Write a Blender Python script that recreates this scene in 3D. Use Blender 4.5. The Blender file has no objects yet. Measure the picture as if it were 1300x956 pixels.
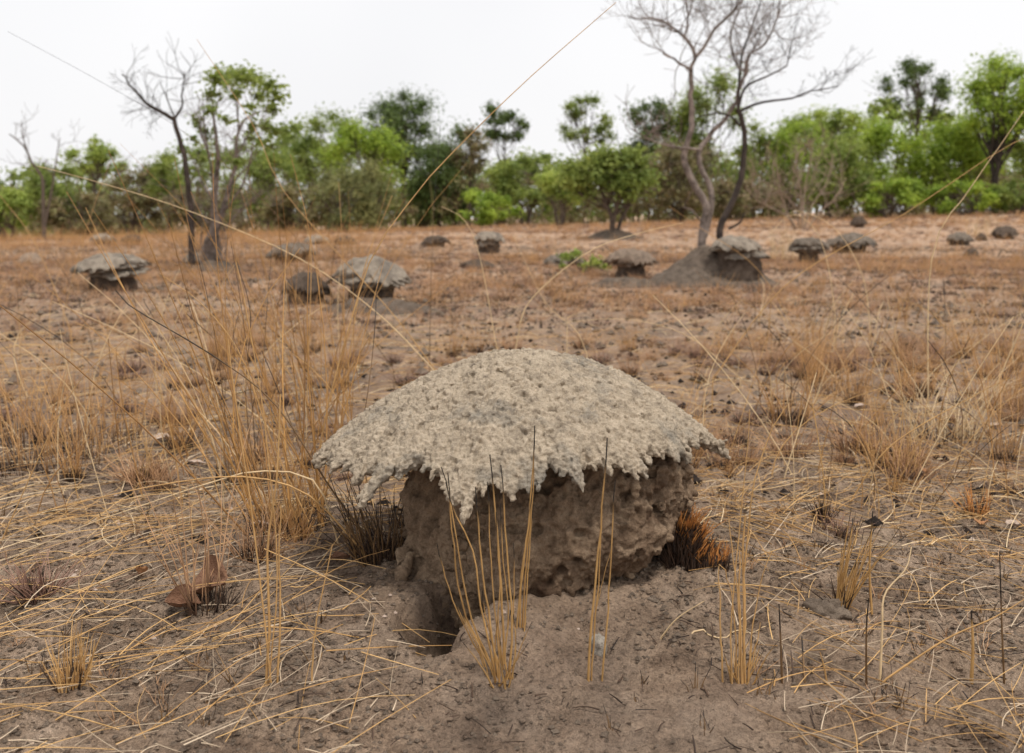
import bpy, math, random
import numpy as np
from mathutils import Vector
R = math.radians
random.seed(7); rng = np.random.default_rng(11)
scene = bpy.context.scene
C = scene.collection

# ------------------------------------------------------------------ camera model
F = 1264.0; CX, CY = 650.0, 433.0; PITCH = R(7.12)
CAM = np.array([0, 0, 0.52])
FWD = np.array([0, math.cos(PITCH), -math.sin(PITCH)]); UPV = np.array([0, math.sin(PITCH), math.cos(PITCH)])
def ray(px, py):
    return np.array([1, 0, 0])*((px-CX)/F) + UPV*(-(py-CY)/F) + FWD
def pp(px, py, Y):
    d = ray(px, py); return CAM + d*(Y/d[1])

# ------------------------------------------------------------------ noise
def _h(ix, iy, iz, seed):
    n = (ix.astype(np.int64)*374761393 + iy.astype(np.int64)*668265263 + iz.astype(np.int64)*2246822519 + seed*3266489917) & 0xFFFFFFFF
    n = ((n ^ (n >> 13))*1274126177) & 0xFFFFFFFF
    n = ((n ^ (n >> 16))*2654435761) & 0xFFFFFFFF
    n = n ^ (n >> 15)
    return (n & 0xFFFFFF)/float(0x7FFFFF) - 1.0
def vn(x, y, z=0.0, seed=0):
    x, y, z = np.broadcast_arrays(np.asarray(x, float), np.asarray(y, float), np.asarray(z, float))
    ix, iy, iz = np.floor(x), np.floor(y), np.floor(z)
    fx, fy, fz = x-ix, y-iy, z-iz
    ix, iy, iz = ix.astype(np.int64), iy.astype(np.int64), iz.astype(np.int64)
    s = lambda t: t*t*t*(t*(t*6-15)+10)
    u, v, w = s(fx), s(fy), s(fz)
    L = lambda a, b, t: a+(b-a)*t
    c = [[[_h(ix+i, iy+j, iz+k, seed) for k in (0, 1)] for j in (0, 1)] for i in (0, 1)]
    a = L(L(c[0][0][0], c[1][0][0], u), L(c[0][1][0], c[1][1][0], u), v)
    b = L(L(c[0][0][1], c[1][0][1], u), L(c[0][1][1], c[1][1][1], u), v)
    return L(a, b, w)
def fbm(x, y, z=0.0, sc=1.0, octv=4, seed=0, gain=0.5):
    t = 0; a = 1.0
    for o in range(octv):
        f = sc*(2.03**o)
        t = t + a*vn(np.asarray(x)*f+o*17.3, np.asarray(y)*f-o*9.1, np.asarray(z)*f+o*5.7, seed+o)
        a *= gain
    return t
def sstep(a, b, x):
    t = np.clip((x-a)/(b-a), 0, 1); return t*t*(3-2*t)

MX, MY = 0.015, 1.40      # the big mound
def H(x, y):
    x = np.asarray(x, float); y = np.asarray(y, float)
    far = sstep(4, 38, y)
    z = (0.027*np.clip(x, -30, 30) + 0.12)*far 
    z = z + 0.05*vn(x*.25, y*.25, 0, 5)*sstep(3, 9, np.hypot(x, y)) + 0.02*vn(x*.8, y*.8, 0, 6)*sstep(1.5, 4, np.hypot(x, y))
    d = np.hypot(x-MX, (y-MY)*1.1)
    z = z + 0.034*np.exp(-(d/.36)**2)
    # heap in front of the column, shoulder left of the hollow
    z = z + 0.026*np.exp(-(((x+.015)/.075)**2+((y-1.13)/.07)**2)) + 0.018*np.exp(-(((x+.19)/.07)**2+((y-1.16)/.09)**2))
    z = z + 0.003*np.exp(-((np.sqrt(((x-.03)/.20)**2+((y-1.40)/.175)**2)-1.0)/.22)**2)
    # hollow dug at the foot of the column
    wob = 0.25*vn(x*28, y*28, 0, 31)
    e = np.sqrt(((x+.094-.18*(y-1.18))/.050)**2 + ((y-1.185)/.090)**2) + wob
    z = z - 0.125*(1-sstep(.35, 1.08, e))
    e2 = np.sqrt(((x+.03)/.07)**2 + ((y-1.265)/.035)**2) + wob
    z = z - 0.07*(1-sstep(.4, 1.15, e2))
    near = 1-sstep(5, 14, np.hypot(x, y))
    z = z + .010*fbm(x, y, 0, 3.1, 2, 41)
    z = z + near*(.0072*fbm(x, y, 0, 15, 3, 51) + .0085*np.abs(fbm(x, y, 0, 40, 3, 61)))
    for (ax, ay, ar, ah) in APRONS:
        z = z + ah*np.exp(-(((x-ax)**2+(y-ay)**2)/(ar*ar)))
    return z
APRONS = []
TT = np.concatenate([np.geomspace(.4, 80, 1600)])
def at(px, py):
    d = ray(px, py); P = CAM[None]+d[None]*TT[:, None]
    g = P[:, 2]-H(P[:, 0], P[:, 1])
    k = np.argmax(g < 0)
    if g[k] >= 0: k = len(TT)-1
    if k == 0: k = 1
    t = TT[k-1]+(TT[k]-TT[k-1])*g[k-1]/(g[k-1]-g[k]+1e-12)
    p = CAM+d*t
    return np.array([p[0], p[1], float(H(p[0], p[1]))])
# soil aprons under far mounds and trees

# ------------------------------------------------------------------ mesh builder
class MB:
    def __init__(s): s.v = []; s.f = []; s.tot = []; s.uv = []; s.n = 0
    def add(s, v, faces, uv=None):
        v = np.asarray(v, float).reshape(-1, 3); faces = np.asarray(faces, int)
        s.v.append(v); s.f.append((faces+s.n).ravel()); s.tot.append(np.full(len(faces), faces.shape[1]))
        if uv is None: uv = np.zeros((len(v), 2))
        s.uv.append(np.asarray(uv, float)[faces.ravel()]); s.n += len(v)
    def build(s, name, mat, parent=None, origin=None, smooth=True, link=True):
        v = np.concatenate(s.v); f = np.concatenate(s.f); t = np.concatenate(s.tot); uv = np.concatenate(s.uv)
        if origin is not None: v = v-np.asarray(origin)[None]
        me = bpy.data.meshes.new(name)
        me.vertices.add(len(v)); me.vertices.foreach_set('co', v.astype(np.float32).ravel())
        me.loops.add(len(f)); me.loops.foreach_set('vertex_index', f.astype(np.int32))
        me.polygons.add(len(t)); st = np.concatenate([[0], np.cumsum(t)[:-1]])
        me.polygons.foreach_set('loop_start', st.astype(np.int32)); me.polygons.foreach_set('loop_total', t.astype(np.int32))
        me.polygons.foreach_set('use_smooth', np.full(len(t), smooth))
        l = me.uv_layers.new(name='uv'); l.data.foreach_set('uv', uv.astype(np.float32).ravel())
        me.update(calc_edges=True); me.validate()
        me.materials.append(mat)
        o = bpy.data.objects.new(name, me)
        if link: C.objects.link(o)
        if parent is not None: o.parent = parent
        elif origin is not None: o.location = origin
        return o
def resample(pts, k):
    pts = np.asarray(pts, float); n = len(pts)
    if n == 2: 
        t = np.linspace(0, 1, k)[:, None]; return pts[0]*(1-t)+pts[1]*t
    seg = np.r_[0, np.cumsum(np.linalg.norm(np.diff(pts, axis=0), axis=1))]
    P = np.vstack([2*pts[0]-pts[1], pts, 2*pts[-1]-pts[-2]])
    out = []
    for s in np.linspace(0, seg[-1], k):
        i = min(np.searchsorted(seg, s, 'right')-1, n-2); t = (s-seg[i])/(seg[i+1]-seg[i]+1e-9)
        a, b, c, d = P[i], P[i+1], P[i+2], P[i+3]
        out.append(.5*((2*b)+(-a+c)*t+(2*a-5*b+4*c-d)*t*t+(-a+3*b-3*c+d)*t**3))
    return np.array(out)
def tubes(mb, P, Rr, sides=4, cap=False):
    """P (n,k,3), Rr (n,k)"""
    P = np.asarray(P, float); Rr = np.asarray(Rr, float); n, k, _ = P.shape
    T = np.gradient(P, axis=1); T /= (np.linalg.norm(T, axis=2, keepdims=True)+1e-12)
    tm = T.mean(axis=1); ref = np.zeros((n, 3)); ax = np.argmin(np.abs(tm), axis=1); ref[np.arange(n), ax] = 1
    N = np.cross(T, ref[:, None]); N /= (np.linalg.norm(N, axis=2, keepdims=True)+1e-12)
    B = np.cross(T, N)
    a = np.arange(sides)*2*np.pi/sides
    V = P[:, :, None]+Rr[:, :, None, None]*(N[:, :, None]*np.cos(a)[None, None, :, None]+B[:, :, None]*np.sin(a)[None, None, :, None])
    idx = np.arange(n*k*sides).reshape(n, k, sides)
    q = np.stack([idx[:, :-1], np.roll(idx[:, :-1], -1, 2), np.roll(idx[:, 1:], -1, 2), idx[:, 1:]], -1).reshape(-1, 4)
    uv = np.zeros((n, k, sides, 2)); uv[..., 0] = rng.random((n, 1, 1)); uv[..., 1] = np.linspace(0, 1, k)[None, :, None]
    n0 = mb.n
    mb.add(V, q, uv.reshape(-1, 2))
    if cap:
        e = np.concatenate([idx[:, 0, ::-1], idx[:, -1]], 0)
        mb.f.append((e+n0).ravel()); mb.tot.append(np.full(len(e), sides)); mb.uv.append(uv.reshape(-1, 2)[e.ravel()])

def tag(o, label=None, cat=None, group=None, kind=None):
    if label: o['label'] = label
    if cat: o['category'] = cat
    if group: o['group'] = group
    if kind: o['kind'] = kind
    return o
def empty(name, loc, label=None, cat=None, group=None):
    o = bpy.data.objects.new(name, None); o.empty_display_size = .1; C.objects.link(o)
    o.location = tuple(float(a) for a in loc); return tag(o, label, cat, group)
def copy_tree(o, parent=None):
    c = o.copy(); C.objects.link(c); c.parent = parent
    for ch in list(o.children): copy_tree(ch, c)
    return c

# ------------------------------------------------------------------ materials
class NT:
    def __init__(s, name):
        s.m = bpy.data.materials.new(name); s.m.use_nodes = True; s.t = s.m.node_tree; s.t.nodes.clear()
    def n(s, typ, **kw):
        nd = s.t.nodes.new(typ)
        for k, v in kw.items():
            if k.startswith('_'): setattr(nd, k[1:], v)
        return nd
    def l(s, a, b): s.t.links.new(a, b)
    def noise(s, sc, det=4, rough=.6, vec=None, dist=0):
        nd = s.n('ShaderNodeTexNoise'); nd.inputs['Scale'].default_value = sc; nd.inputs['Detail'].default_value = det
        nd.inputs['Roughness'].default_value = rough; nd.inputs['Distortion'].default_value = dist
        if vec is not None: s.l(vec, nd.inputs['Vector'])
        return nd.outputs['Fac']
    def ramp(s, fac, stops):
        nd = s.n('ShaderNodeValToRGB'); r = nd.color_ramp
        while len(r.elements) > 1: r.elements.remove(r.elements[-1])
        r.elements[0].position = stops[0][0]; c = stops[0][1]; r.elements[0].color = tuple(c)+(1,) if len(c) == 3 else c
        for p, c in stops[1:]:
            e = r.elements.new(p); e.color = tuple(c)+(1,)
        s.l(fac, nd.inputs[0]); return nd.outputs[0]
    def mix(s, fac, a, b, mode='MIX'):
        nd = s.n('ShaderNodeMix'); nd.data_type = 'RGBA'; nd.blend_type = mode
        for i, v in ((0, fac), (6, a), (7, b)):
            if hasattr(v, 'is_output') or isinstance(v, bpy.types.NodeSocket): s.l(v, nd.inputs[i])
            elif i == 0: nd.inputs[0].default_value = v
            else: nd.inputs[i].default_value = tuple(v)+(1,)
        return nd.outputs[2]
    def coord(s, which='Object'): return s.n('ShaderNodeTexCoord').outputs[which]
    def bump(s, h, st, dist, prev=None):
        nd = s.n('ShaderNodeBump'); nd.inputs['Strength'].default_value = st; nd.inputs['Distance'].default_value = dist
        s.l(h, nd.inputs['Height'])
        if prev is not None: s.l(prev, nd.inputs['Normal'])
        return nd.outputs[0]
    def out(s, col, rough=.95, bump=None, transl=0.0, spec=.15):
        p = s.n('ShaderNodeBsdfPrincipled'); p.inputs['Roughness'].default_value = rough
        p.inputs['Specular IOR Level'].default_value = spec
        s.l(col, p.inputs['Base Color'])
        if bump is not None: s.l(bump, p.inputs['Normal'])
        o = s.n('ShaderNodeOutputMaterial'); sh = p.outputs[0]
        if transl:
            t = s.n('ShaderNodeBsdfTranslucent'); s.l(col, t.inputs[0]); mx = s.n('ShaderNodeMixShader'); mx.inputs[0].default_value = transl
            s.l(sh, mx.inputs[1]); s.l(t.outputs[0], mx.inputs[2]); sh = mx.outputs[0]
        s.l(sh, o.inputs['Surface']); return s.m

def mat_ground():
    t = NT('savanna_soil'); co = t.coord()
    c = t.ramp(t.noise(9, 8, .7, co), [(.34, (.17, .118, .083)), (.46, (.37, .268, .190)), (.58, (.50, .370, .268)), (.72, (.68, .52, .39))])
    big = t.noise(1.3, 5, .6, co, .6)
    c = t.mix(t.ramp(big, [(.50, (0, 0, 0)), (.62, (.75, .75, .75))]), c, (.20, .155, .125))           # ash stained patches
    mid = t.noise(4.2, 6, .72, co, .3)
    sx = t.n('ShaderNodeSeparateXYZ'); t.l(co, sx.inputs[0])
    mr = t.n('ShaderNodeMapRange'); mr.inputs[1].default_value = 1.7; mr.inputs[2].default_value = 8
    mr.inputs[3].default_value = .12; mr.inputs[4].default_value = .72; t.l(sx.outputs[1], mr.inputs[0])
    th = t.n('ShaderNodeMath'); th.operation = 'MULTIPLY'; t.l(mr.outputs[0], th.inputs[0])
    t.l(t.ramp(mid, [(.40, (0, 0, 0)), (.56, (1, 1, 1))]), th.inputs[1])
    c = t.mix(th.outputs[0], c, (.60, .385, .250))      # fine dry thatch between the tufts
    c = t.mix(t.ramp(t.noise(70, 4, .75, co), [(.60, (0, 0, 0)), (.66, (.7, .7, .7))]), c, (.10, .075, .058))
    fine = t.noise(160, 5, .7, co)
    c = t.mix(.7, c, t.ramp(fine, [(.30, (.35, .33, .31)), (.5, (1, 1, 1)), (.72, (1.35, 1.3, 1.25))]), 'MULTIPLY')
    b = t.bump(t.noise(60, 8, .78, co), 1.0, .022); b = t.bump(t.noise(320, 3, .6, co), .8, .004, b)
    return t.out(c, .97, b)
def mat_clay(name, cols, sc=1.0, dark=None, dsc=7, dlo=.5, dhi=.62, bst=1.0):
    t = NT(name); co = t.coord()
    c = t.ramp(t.noise(55*sc, 6, .7, co), [(.30, cols[0]), (.5, cols[1]), (.72, cols[2])])
    if dark is not None:
        c = t.mix(t.ramp(t.noise(dsc*sc, 5, .65, co, .4), [(dlo, (0, 0, 0)), (dhi, (1, 1, 1))]), c, dark)
    c = t.mix(.5, c, t.ramp(t.noise(420*sc, 3, .7, co), [(.3, (.45, .44, .42)), (.5, (1, 1, 1)), (.7, (1.2, 1.2, 1.2))]), 'MULTIPLY')
    b = t.bump(t.noise(130*sc, 6, .72, co), bst, .006/sc); b = t.bump(t.noise(600*sc, 2, .6, co), .5, .0015/sc, b)
    return t.out(c, .97, b)
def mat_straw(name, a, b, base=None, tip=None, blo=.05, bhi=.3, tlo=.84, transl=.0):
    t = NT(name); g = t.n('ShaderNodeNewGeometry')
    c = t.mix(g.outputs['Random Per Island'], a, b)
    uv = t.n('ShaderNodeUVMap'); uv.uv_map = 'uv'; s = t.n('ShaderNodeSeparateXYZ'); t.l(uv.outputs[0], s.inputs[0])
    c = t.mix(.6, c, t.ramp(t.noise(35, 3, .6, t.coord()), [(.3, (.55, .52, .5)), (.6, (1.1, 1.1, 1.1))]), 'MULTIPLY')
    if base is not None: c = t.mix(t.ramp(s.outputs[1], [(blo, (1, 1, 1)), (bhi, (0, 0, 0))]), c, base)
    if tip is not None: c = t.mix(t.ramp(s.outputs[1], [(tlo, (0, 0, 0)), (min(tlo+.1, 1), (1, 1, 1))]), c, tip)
    return t.out(c, .6, None, transl, .3)
def mat_leaf(name, a, b, transl=.35, clump=1.2, dead=None):
    t = NT(name); g = t.n('ShaderNodeNewGeometry')
    c = t.mix(g.outputs['Random Per Island'], a, b)
    n = t.noise(clump, 2, .5, t.coord())
    c = t.mix(.8, c, t.ramp(n, [(.35, (.62, .70, .62)), (.65, (1.3, 1.22, 1.1))]), 'MULTIPLY')
    if dead is not None: c = t.mix(t.ramp(t.noise(clump*1.7, 3, .6, t.coord()), [(.56, (0, 0, 0)), (.64, (.8, .8, .8))]), c, dead)
    return t.out(c, .55, None, transl, .3)
def mat_bark(name, a, b, sc=1):
    t = NT(name); co = t.coord()
    c = t.ramp(t.noise(14*sc, 6, .7, co), [(.35, a), (.65, b)])
    return t.out(c, .9, t.bump(t.noise(40*sc, 5, .7, co), .7, .01))

M = {}
M['ground'] = mat_ground()
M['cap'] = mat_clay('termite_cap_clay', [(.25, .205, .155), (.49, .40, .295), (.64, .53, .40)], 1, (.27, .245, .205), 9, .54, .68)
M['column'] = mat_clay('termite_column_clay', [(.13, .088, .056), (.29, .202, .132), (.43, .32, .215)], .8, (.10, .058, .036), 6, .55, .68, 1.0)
M['fcap'] = mat_clay('weathered_cap_clay', [(.14, .115, .09), (.31, .26, .205), (.43, .37, .295)], .35, (.13, .115, .10), 6, .5, .62)
M['fcap_dk'] = mat_clay('dark_weathered_cap_clay', [(.09, .075, .06), (.20, .165, .13), (.30, .25, .20)], .35, (.10, .085, .072), 6, .5, .62)
M['fcap_red'] = mat_clay('reddish_cap_clay', [(.17, .13, .10), (.33, .25, .185), (.43, .33, .25)], .35, (.2, .15, .12), 6, .55, .68)
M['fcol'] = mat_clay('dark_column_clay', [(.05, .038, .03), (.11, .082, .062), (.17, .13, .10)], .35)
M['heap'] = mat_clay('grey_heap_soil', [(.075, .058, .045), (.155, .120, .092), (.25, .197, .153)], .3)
M['stone'] = mat_clay('pale_stone', [(.25, .22, .18), (.42, .37, .31), (.5, .45, .38)], 1)
M['clod'] = mat_clay('soil_clod', [(.10, .075, .057), (.19, .145, .108), (.31, .245, .185)], 1)
M['charclod'] = mat_clay('charred_root_clod', [(.012, .010, .009), (.035, .026, .022), (.085, .055, .040)], 1)
M['straw'] = mat_straw('dry_straw', (.74, .47, .20), (.48, .27, .10))
M['bronze'] = mat_straw('bronze_straw', (.60, .33, .11), (.32, .165, .06))
M['straw_pale'] = mat_straw('pale_straw', (.86, .68, .43), (.66, .46, .24))
M['straw_grey'] = mat_straw('weathered_straw', (.72, .57, .40), (.42, .32, .22))
M['straw_char'] = mat_straw('straw_burnt_tip', (.62, .38, .15), (.44, .25, .085), tip=(.025, .02, .016), tlo=.80)
M['straw_dk'] = mat_straw('half_burnt_straw', (.30, .175, .075), (.12, .072, .038), tip=(.02, .016, .014), tlo=.6)
M['burnt'] = mat_straw('burnt_stubble', (.03, .02, .016), (.10, .058, .036))
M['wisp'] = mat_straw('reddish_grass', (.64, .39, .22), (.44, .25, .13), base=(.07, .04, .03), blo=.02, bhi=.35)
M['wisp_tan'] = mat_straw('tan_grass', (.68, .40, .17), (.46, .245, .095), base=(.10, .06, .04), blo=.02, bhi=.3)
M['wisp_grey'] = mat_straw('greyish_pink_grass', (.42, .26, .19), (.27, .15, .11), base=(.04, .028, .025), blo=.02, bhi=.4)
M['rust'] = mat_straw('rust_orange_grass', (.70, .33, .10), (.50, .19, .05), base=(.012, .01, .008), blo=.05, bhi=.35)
M['leafdry'] = mat_bark('dry_leaf', (.20, .105, .062), (.32, .18, .115), 3)
M['leaforange'] = mat_bark('orange_dry_leaf', (.40, .19, .08), (.55, .30, .16), 3)
M['leafpale'] = mat_bark('pale_dry_leaf', (.48, .36, .27), (.62, .50, .42), 3)
M['bark'] = mat_bark('grey_brown_bark', (.075, .058, .046), (.16, .125, .10))
M['bark_pale'] = mat_bark('pale_pinkish_bark', (.085, .066, .055), (.34, .275, .235))
M['bark_dark'] = mat_bark('blackened_bark', (.035, .028, .025), (.10, .078, .065))
M['twig'] = mat_bark('pale_bare_twigs', (.22, .165, .12), (.34, .265, .20))
M['g_bright'] = mat_leaf('fresh_green_leaves', (.42, .54, .085), (.27, .38, .06), .5)
M['g_mid'] = mat_leaf('mid_green_leaves', (.33, .40, .105), (.21, .275, .07), .5)
M['g_dark'] = mat_leaf('dark_green_leaves', (.16, .225, .065), (.085, .13, .04), .32)
M['g_olive'] = mat_leaf('olive_leaves', (.30, .31, .125), (.21, .225, .095), .4)
M['g_yellow'] = mat_leaf('yellow_green_leaves', (.42, .50, .12), (.30, .39, .09), .45)
M['g_brown'] = mat_leaf('brownish_green_leaves', (.25, .25, .10), (.25, .19, .115), .35, 1.4, (.24, .165, .11))

# ------------------------------------------------------------------ ground
def axis(fine_a, fine_b, step, lo, hi, g=1.045):
    a = list(np.arange(fine_a, fine_b, step)); s = step; x = a[-1]
    up = []
    while x < hi: s *= g; x += s; up.append(x)
    s = step; x = a[0]; dn = []
    while x > lo: s *= g; x -= s; dn.append(x)
    return np.array(dn[::-1]+a+up)
xs = axis(-.5, .5, .0055, -400, 400); ys = axis(.95, 1.6, .0055, -300, 500)
X, Y = np.meshgrid(xs, ys)
mb = MB(); Z = H(X, Y)
n0, n1 = X.shape; idx = np.arange(n0*n1).reshape(n0, n1)
mb.add(np.stack([X, Y, Z], -1), np.stack([idx[:-1, :-1], idx[:-1, 1:], idx[1:, 1:], idx[1:, :-1]], -1).reshape(-1, 4))
ground = tag(mb.build('ground', M['ground']), 'dry sandy soil of a burnt savanna clearing', None, None, 'structure')

# ------------------------------------------------------------------ the big mushroom mound
RX, RY, ZT, DROP = .298, .262, .318, .142
CXM, CYM = MX, 1.425
def dome(x, y):
    r2 = ((x-CXM)/RX)**2+((y-CYM)/RY)**2
    return ZT-DROP*r2**1.02+.006*vn(x*7, y*7, 0, 88)
def on_dome(px, py):
    d = ray(px, py); t = np.linspace(.8, 2.0, 6000); P = CAM+d*t[:, None]
    g = P[:, 2]-dome(P[:, 0], P[:, 1]); g2 = g < 0
    if g2.any(): k = np.argmax(g2)
    else: k = np.argmin(np.abs(g))
    return P[k]
def pol(p): 
    u, v = (p[0]-CXM)/RX, (p[1]-CYM)/RY; return math.atan2(v, u), math.hypot(u, v)
notch = [(404,583),(412,587),(430,591),(452,600),(470,606),(495,600),(517,596),(531,589),(545,600),(566,610),(600,618),(616,606),(632,616),(660,612),(678,612),(697,592),(716,598),(728,600),(745,597),(770,593),(800,593),(812,588),(828,578),(848,576),(868,572),(884,565),(902,559),(920,555)]
tips = [(401,591,12),(418,599,14),(431,600,12),(446,615,14),(458,641,14),(470,618,14),(484,611,14),(503,605,18),(536,599,9),(546,609,14),(561,621,16),(574,640,22),(586,662,16),(594,634,18),(613,628,11),(625,616,12),(636,624,14),(650,634,16),(661,619,12),(672,628,12),(684,622,13),(690,611,10),(705,598,12),(716,606,14),(740,624,11),(733,612,18),(757,598,14),(776,602,16),(795,599,14),(809,610,12),(822,605,14),(843,582,14),(862,585,12),(880,589,14),(888,570,12),(902,564,12),(914,560,10),(927,563,11),(924,555,9)]
ang = []; 
for q in notch:
    ang.append(pol(on_dome(*q)))
ang = sorted([(a if a < .6 else a-2*math.pi, r) for a, r in ang])
aa = np.array([a for a, r in ang]); rr = np.minimum(np.array([r for a, r in ang]), 1.06)-.025
def rim(th):
    th = (np.asarray(th)+math.pi) % (2*math.pi)-math.pi
    th = np.where(th > 1.2, th-2*math.pi, th)
    back = .93+.04*vn(th*5, 0, 0, 9)
    inside = (th >= aa[0]) & (th <= aa[-1])
    r = np.interp(th, aa, rr)
    dist = np.minimum(np.abs(th-aa[0]), np.abs(th-aa[-1]))
    return np.where(inside, r, r+(back-r)*np.clip(dist/.25, 0, 1))
mb = MB(); NT_, NR_ = 420, 40
th = np.linspace(-np.pi, np.pi, NT_, endpoint=False); s = np.linspace(0, 1, NR_)[1:]
TH, S = np.meshgrid(th, s); RR = rim(TH)*S
xx = CXM+RX*RR*np.cos(TH); yy = CYM+RY*RR*np.sin(TH); top = dome(xx, yy)
thick = .0075+.030*np.sqrt(np.clip(1-S**3, 0, 1)); bot = top-thick
rowsT = len(s); V = np.concatenate([[[CXM, CYM, ZT]], np.stack([xx, yy, top], -1).reshape(-1, 3), np.stack([xx, yy, bot], -1).reshape(-1, 3), [[CXM, CYM, ZT-.04]]])
it = 1+np.arange(rowsT*NT_).reshape(rowsT, NT_); ib = it+rowsT*NT_; nx = lambda a: np.roll(a, -1, 1)
q = [np.stack([it[:-1], it[1:], nx(it)[1:], nx(it)[:-1]], -1).reshape(-1, 4), np.stack([ib[:-1], nx(ib)[:-1], nx(ib)[1:], ib[1:]], -1).reshape(-1, 4),
     np.stack([it[-1], ib[-1], np.roll(ib[-1], -1), np.roll(it[-1], -1)], -1)]
mb.add(V, np.concatenate(q))
tri = np.concatenate([np.stack([np.zeros(NT_, int), it[0], np.roll(it[0], -1)], -1), np.stack([np.full(NT_, len(V)-1), np.roll(ib[0], -1), ib[0]], -1)])
mb.f.append(tri.ravel()); mb.tot.append(np.full(len(tri), 3)); mb.uv.append(np.zeros((tri.size, 2)))
def dpt(th_, r_, dz=0):
    x = CXM+RX*r_*math.cos(th_); y = CYM+RY*r_*math.sin(th_); return np.array([x, y, float(dome(x, y))+dz])
PT = []; RT = []
def finger(tip, w, back=.20):
    a, r = pol(tip); side = abs(math.cos(a)); rm = 1.22-.2*side**4
    if r > rm: r = rm; tip = dpt(a, r)
    a0 = a+random.uniform(-.03, .03)
    pts = [dpt(a0+(a-a0)*t, r-back*(1-t), -.35*w*(1-t)-.1*w) for t in (0, .35, .7)]+[tip+np.array([0, 0, -.3*w])]
    PT.append(resample(pts, 9)); RT.append(w*np.interp(np.linspace(0, 1, 9), [0, .12, .5, .85, .95, 1], [.2, 1.2, 1.2, .95, .72, .28]))
for (px, py, w) in tips:
    t = on_dome(px, py); wm = w*.5*t[1]/F
    finger(t, wm*1.0, .18+.04*random.random())
    if w >= 12:   # knobbly side lumps
        for _ in range(2):
            q_ = on_dome(px+random.uniform(-.4, .4)*w, py-random.uniform(6, 16)); finger(q_, wm*.55, .10)
for k in range(150):    # back and side rim fingers, and short ones everywhere
    a = random.uniform(-math.pi, math.pi); r0 = float(rim(a)); front = aa[0] < (a if a < 1.2 else a-2*math.pi) < aa[-1]
    L = random.uniform(.0, .022) if front else random.uniform(.02, .12)
    tp = dpt(a, r0+L); finger(tp, random.uniform(.0045, .0075), .15)
for k in range(7500):   # overlapping drip lobes all over the cap
    a = random.uniform(-math.pi, math.pi); rr_ = float(rim(a))*math.sqrt(random.random())
    L = random.uniform(.022, .05)*(1+.9*rr_); w = random.uniform(.0026, .0052)
    a1 = a+random.uniform(-1, 1)*.25*(1-rr_)/(rr_+.15)*L*6
    if random.random() < .25: a1 = a+random.uniform(-.06, .06)/(rr_+.1)
    pts = np.array([dpt(a, max(rr_-L, .005), -w*.8), dpt((a+a1)/2, rr_-L*.45, w*.0+random.uniform(0, .0018)), dpt(a1, rr_, -w*.05+random.uniform(0, .0022))])
    PT.append(resample(pts, 9)); RT.append(w*np.interp(np.linspace(0, 1, 9), [0, .12, .5, .85, .95, 1], [.2, .8, 1.0, 1.05, .7, .15]))
tubes(mb, np.array(PT), np.array(RT), 7, True)
def remesh(o, vox, disp, name, mat, origin, parent):
    m = o.modifiers.new('r', 'REMESH'); m.mode = 'VOXEL'; m.voxel_size = vox; m.use_smooth_shade = True
    dg = bpy.context.evaluated_depsgraph_get(); me = bpy.data.meshes.new_from_object(o.evaluated_get(dg))
    old = o.data; bpy.data.objects.remove(o); bpy.data.meshes.remove(old)
    n = len(me.vertices); co = np.empty(n*3, np.float32); me.vertices.foreach_get('co', co); co = co.reshape(-1, 3).astype(float)
    no = np.empty(n*3, np.float32); me.vertex_normals.foreach_get('vector', no) if hasattr(me, 'vertex_normals') else me.vertices.foreach_get('normal', no)
    no = no.reshape(-1, 3)
    co = co+no*disp(co)[:, None]-np.asarray(origin)[None]
    me.vertices.foreach_set('co', co.astype(np.float32).ravel()); me.update()
    me.polygons.foreach_set('use_smooth', np.ones(len(me.polygons), bool))
    me.materials.clear(); me.materials.append(mat); me.name = name
    ob = bpy.data.objects.new(name, me); C.objects.link(ob); ob.parent = parent; return ob
base = (MX, MY, float(H(MX, MY)))
mound = empty('termite_mound', base, 'large mushroom-shaped termite mound with a grey ragged-edged cap in the foreground', 'termite mound', 'termite mounds across the clearing')
tmp = mb.build('tmp', M['cap'])
def capd(c):
    x, y, z = c[:, 0], c[:, 1], c[:, 2]; th = np.arctan2((y-CYM)/RY, (x-CXM)/RX); r = np.hypot((y-CYM)/RY, (x-CXM)/RX)
    a1 = vn(th*48, r*24, 0, 141); a2 = vn(th*22, r*24, 0, 142); w1 = sstep(.4, .65, r); w0 = sstep(.12, .3, r)
    iso = fbm(x, y, z, 125, 2, 131); ani = (a1*w1+a2*(1-w1))*w0
    pit = .62*iso+.75*ani
    return .0014*fbm(x, y, z, 50, 1, 101)+.0016*ani-.0090*np.clip(pit-.27, 0, .5)+.0026*fbm(x, y, z, 220, 2, 111)
cap = remesh(tmp, .00165, capd, 'cap', M['cap'], base, mound)

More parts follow.
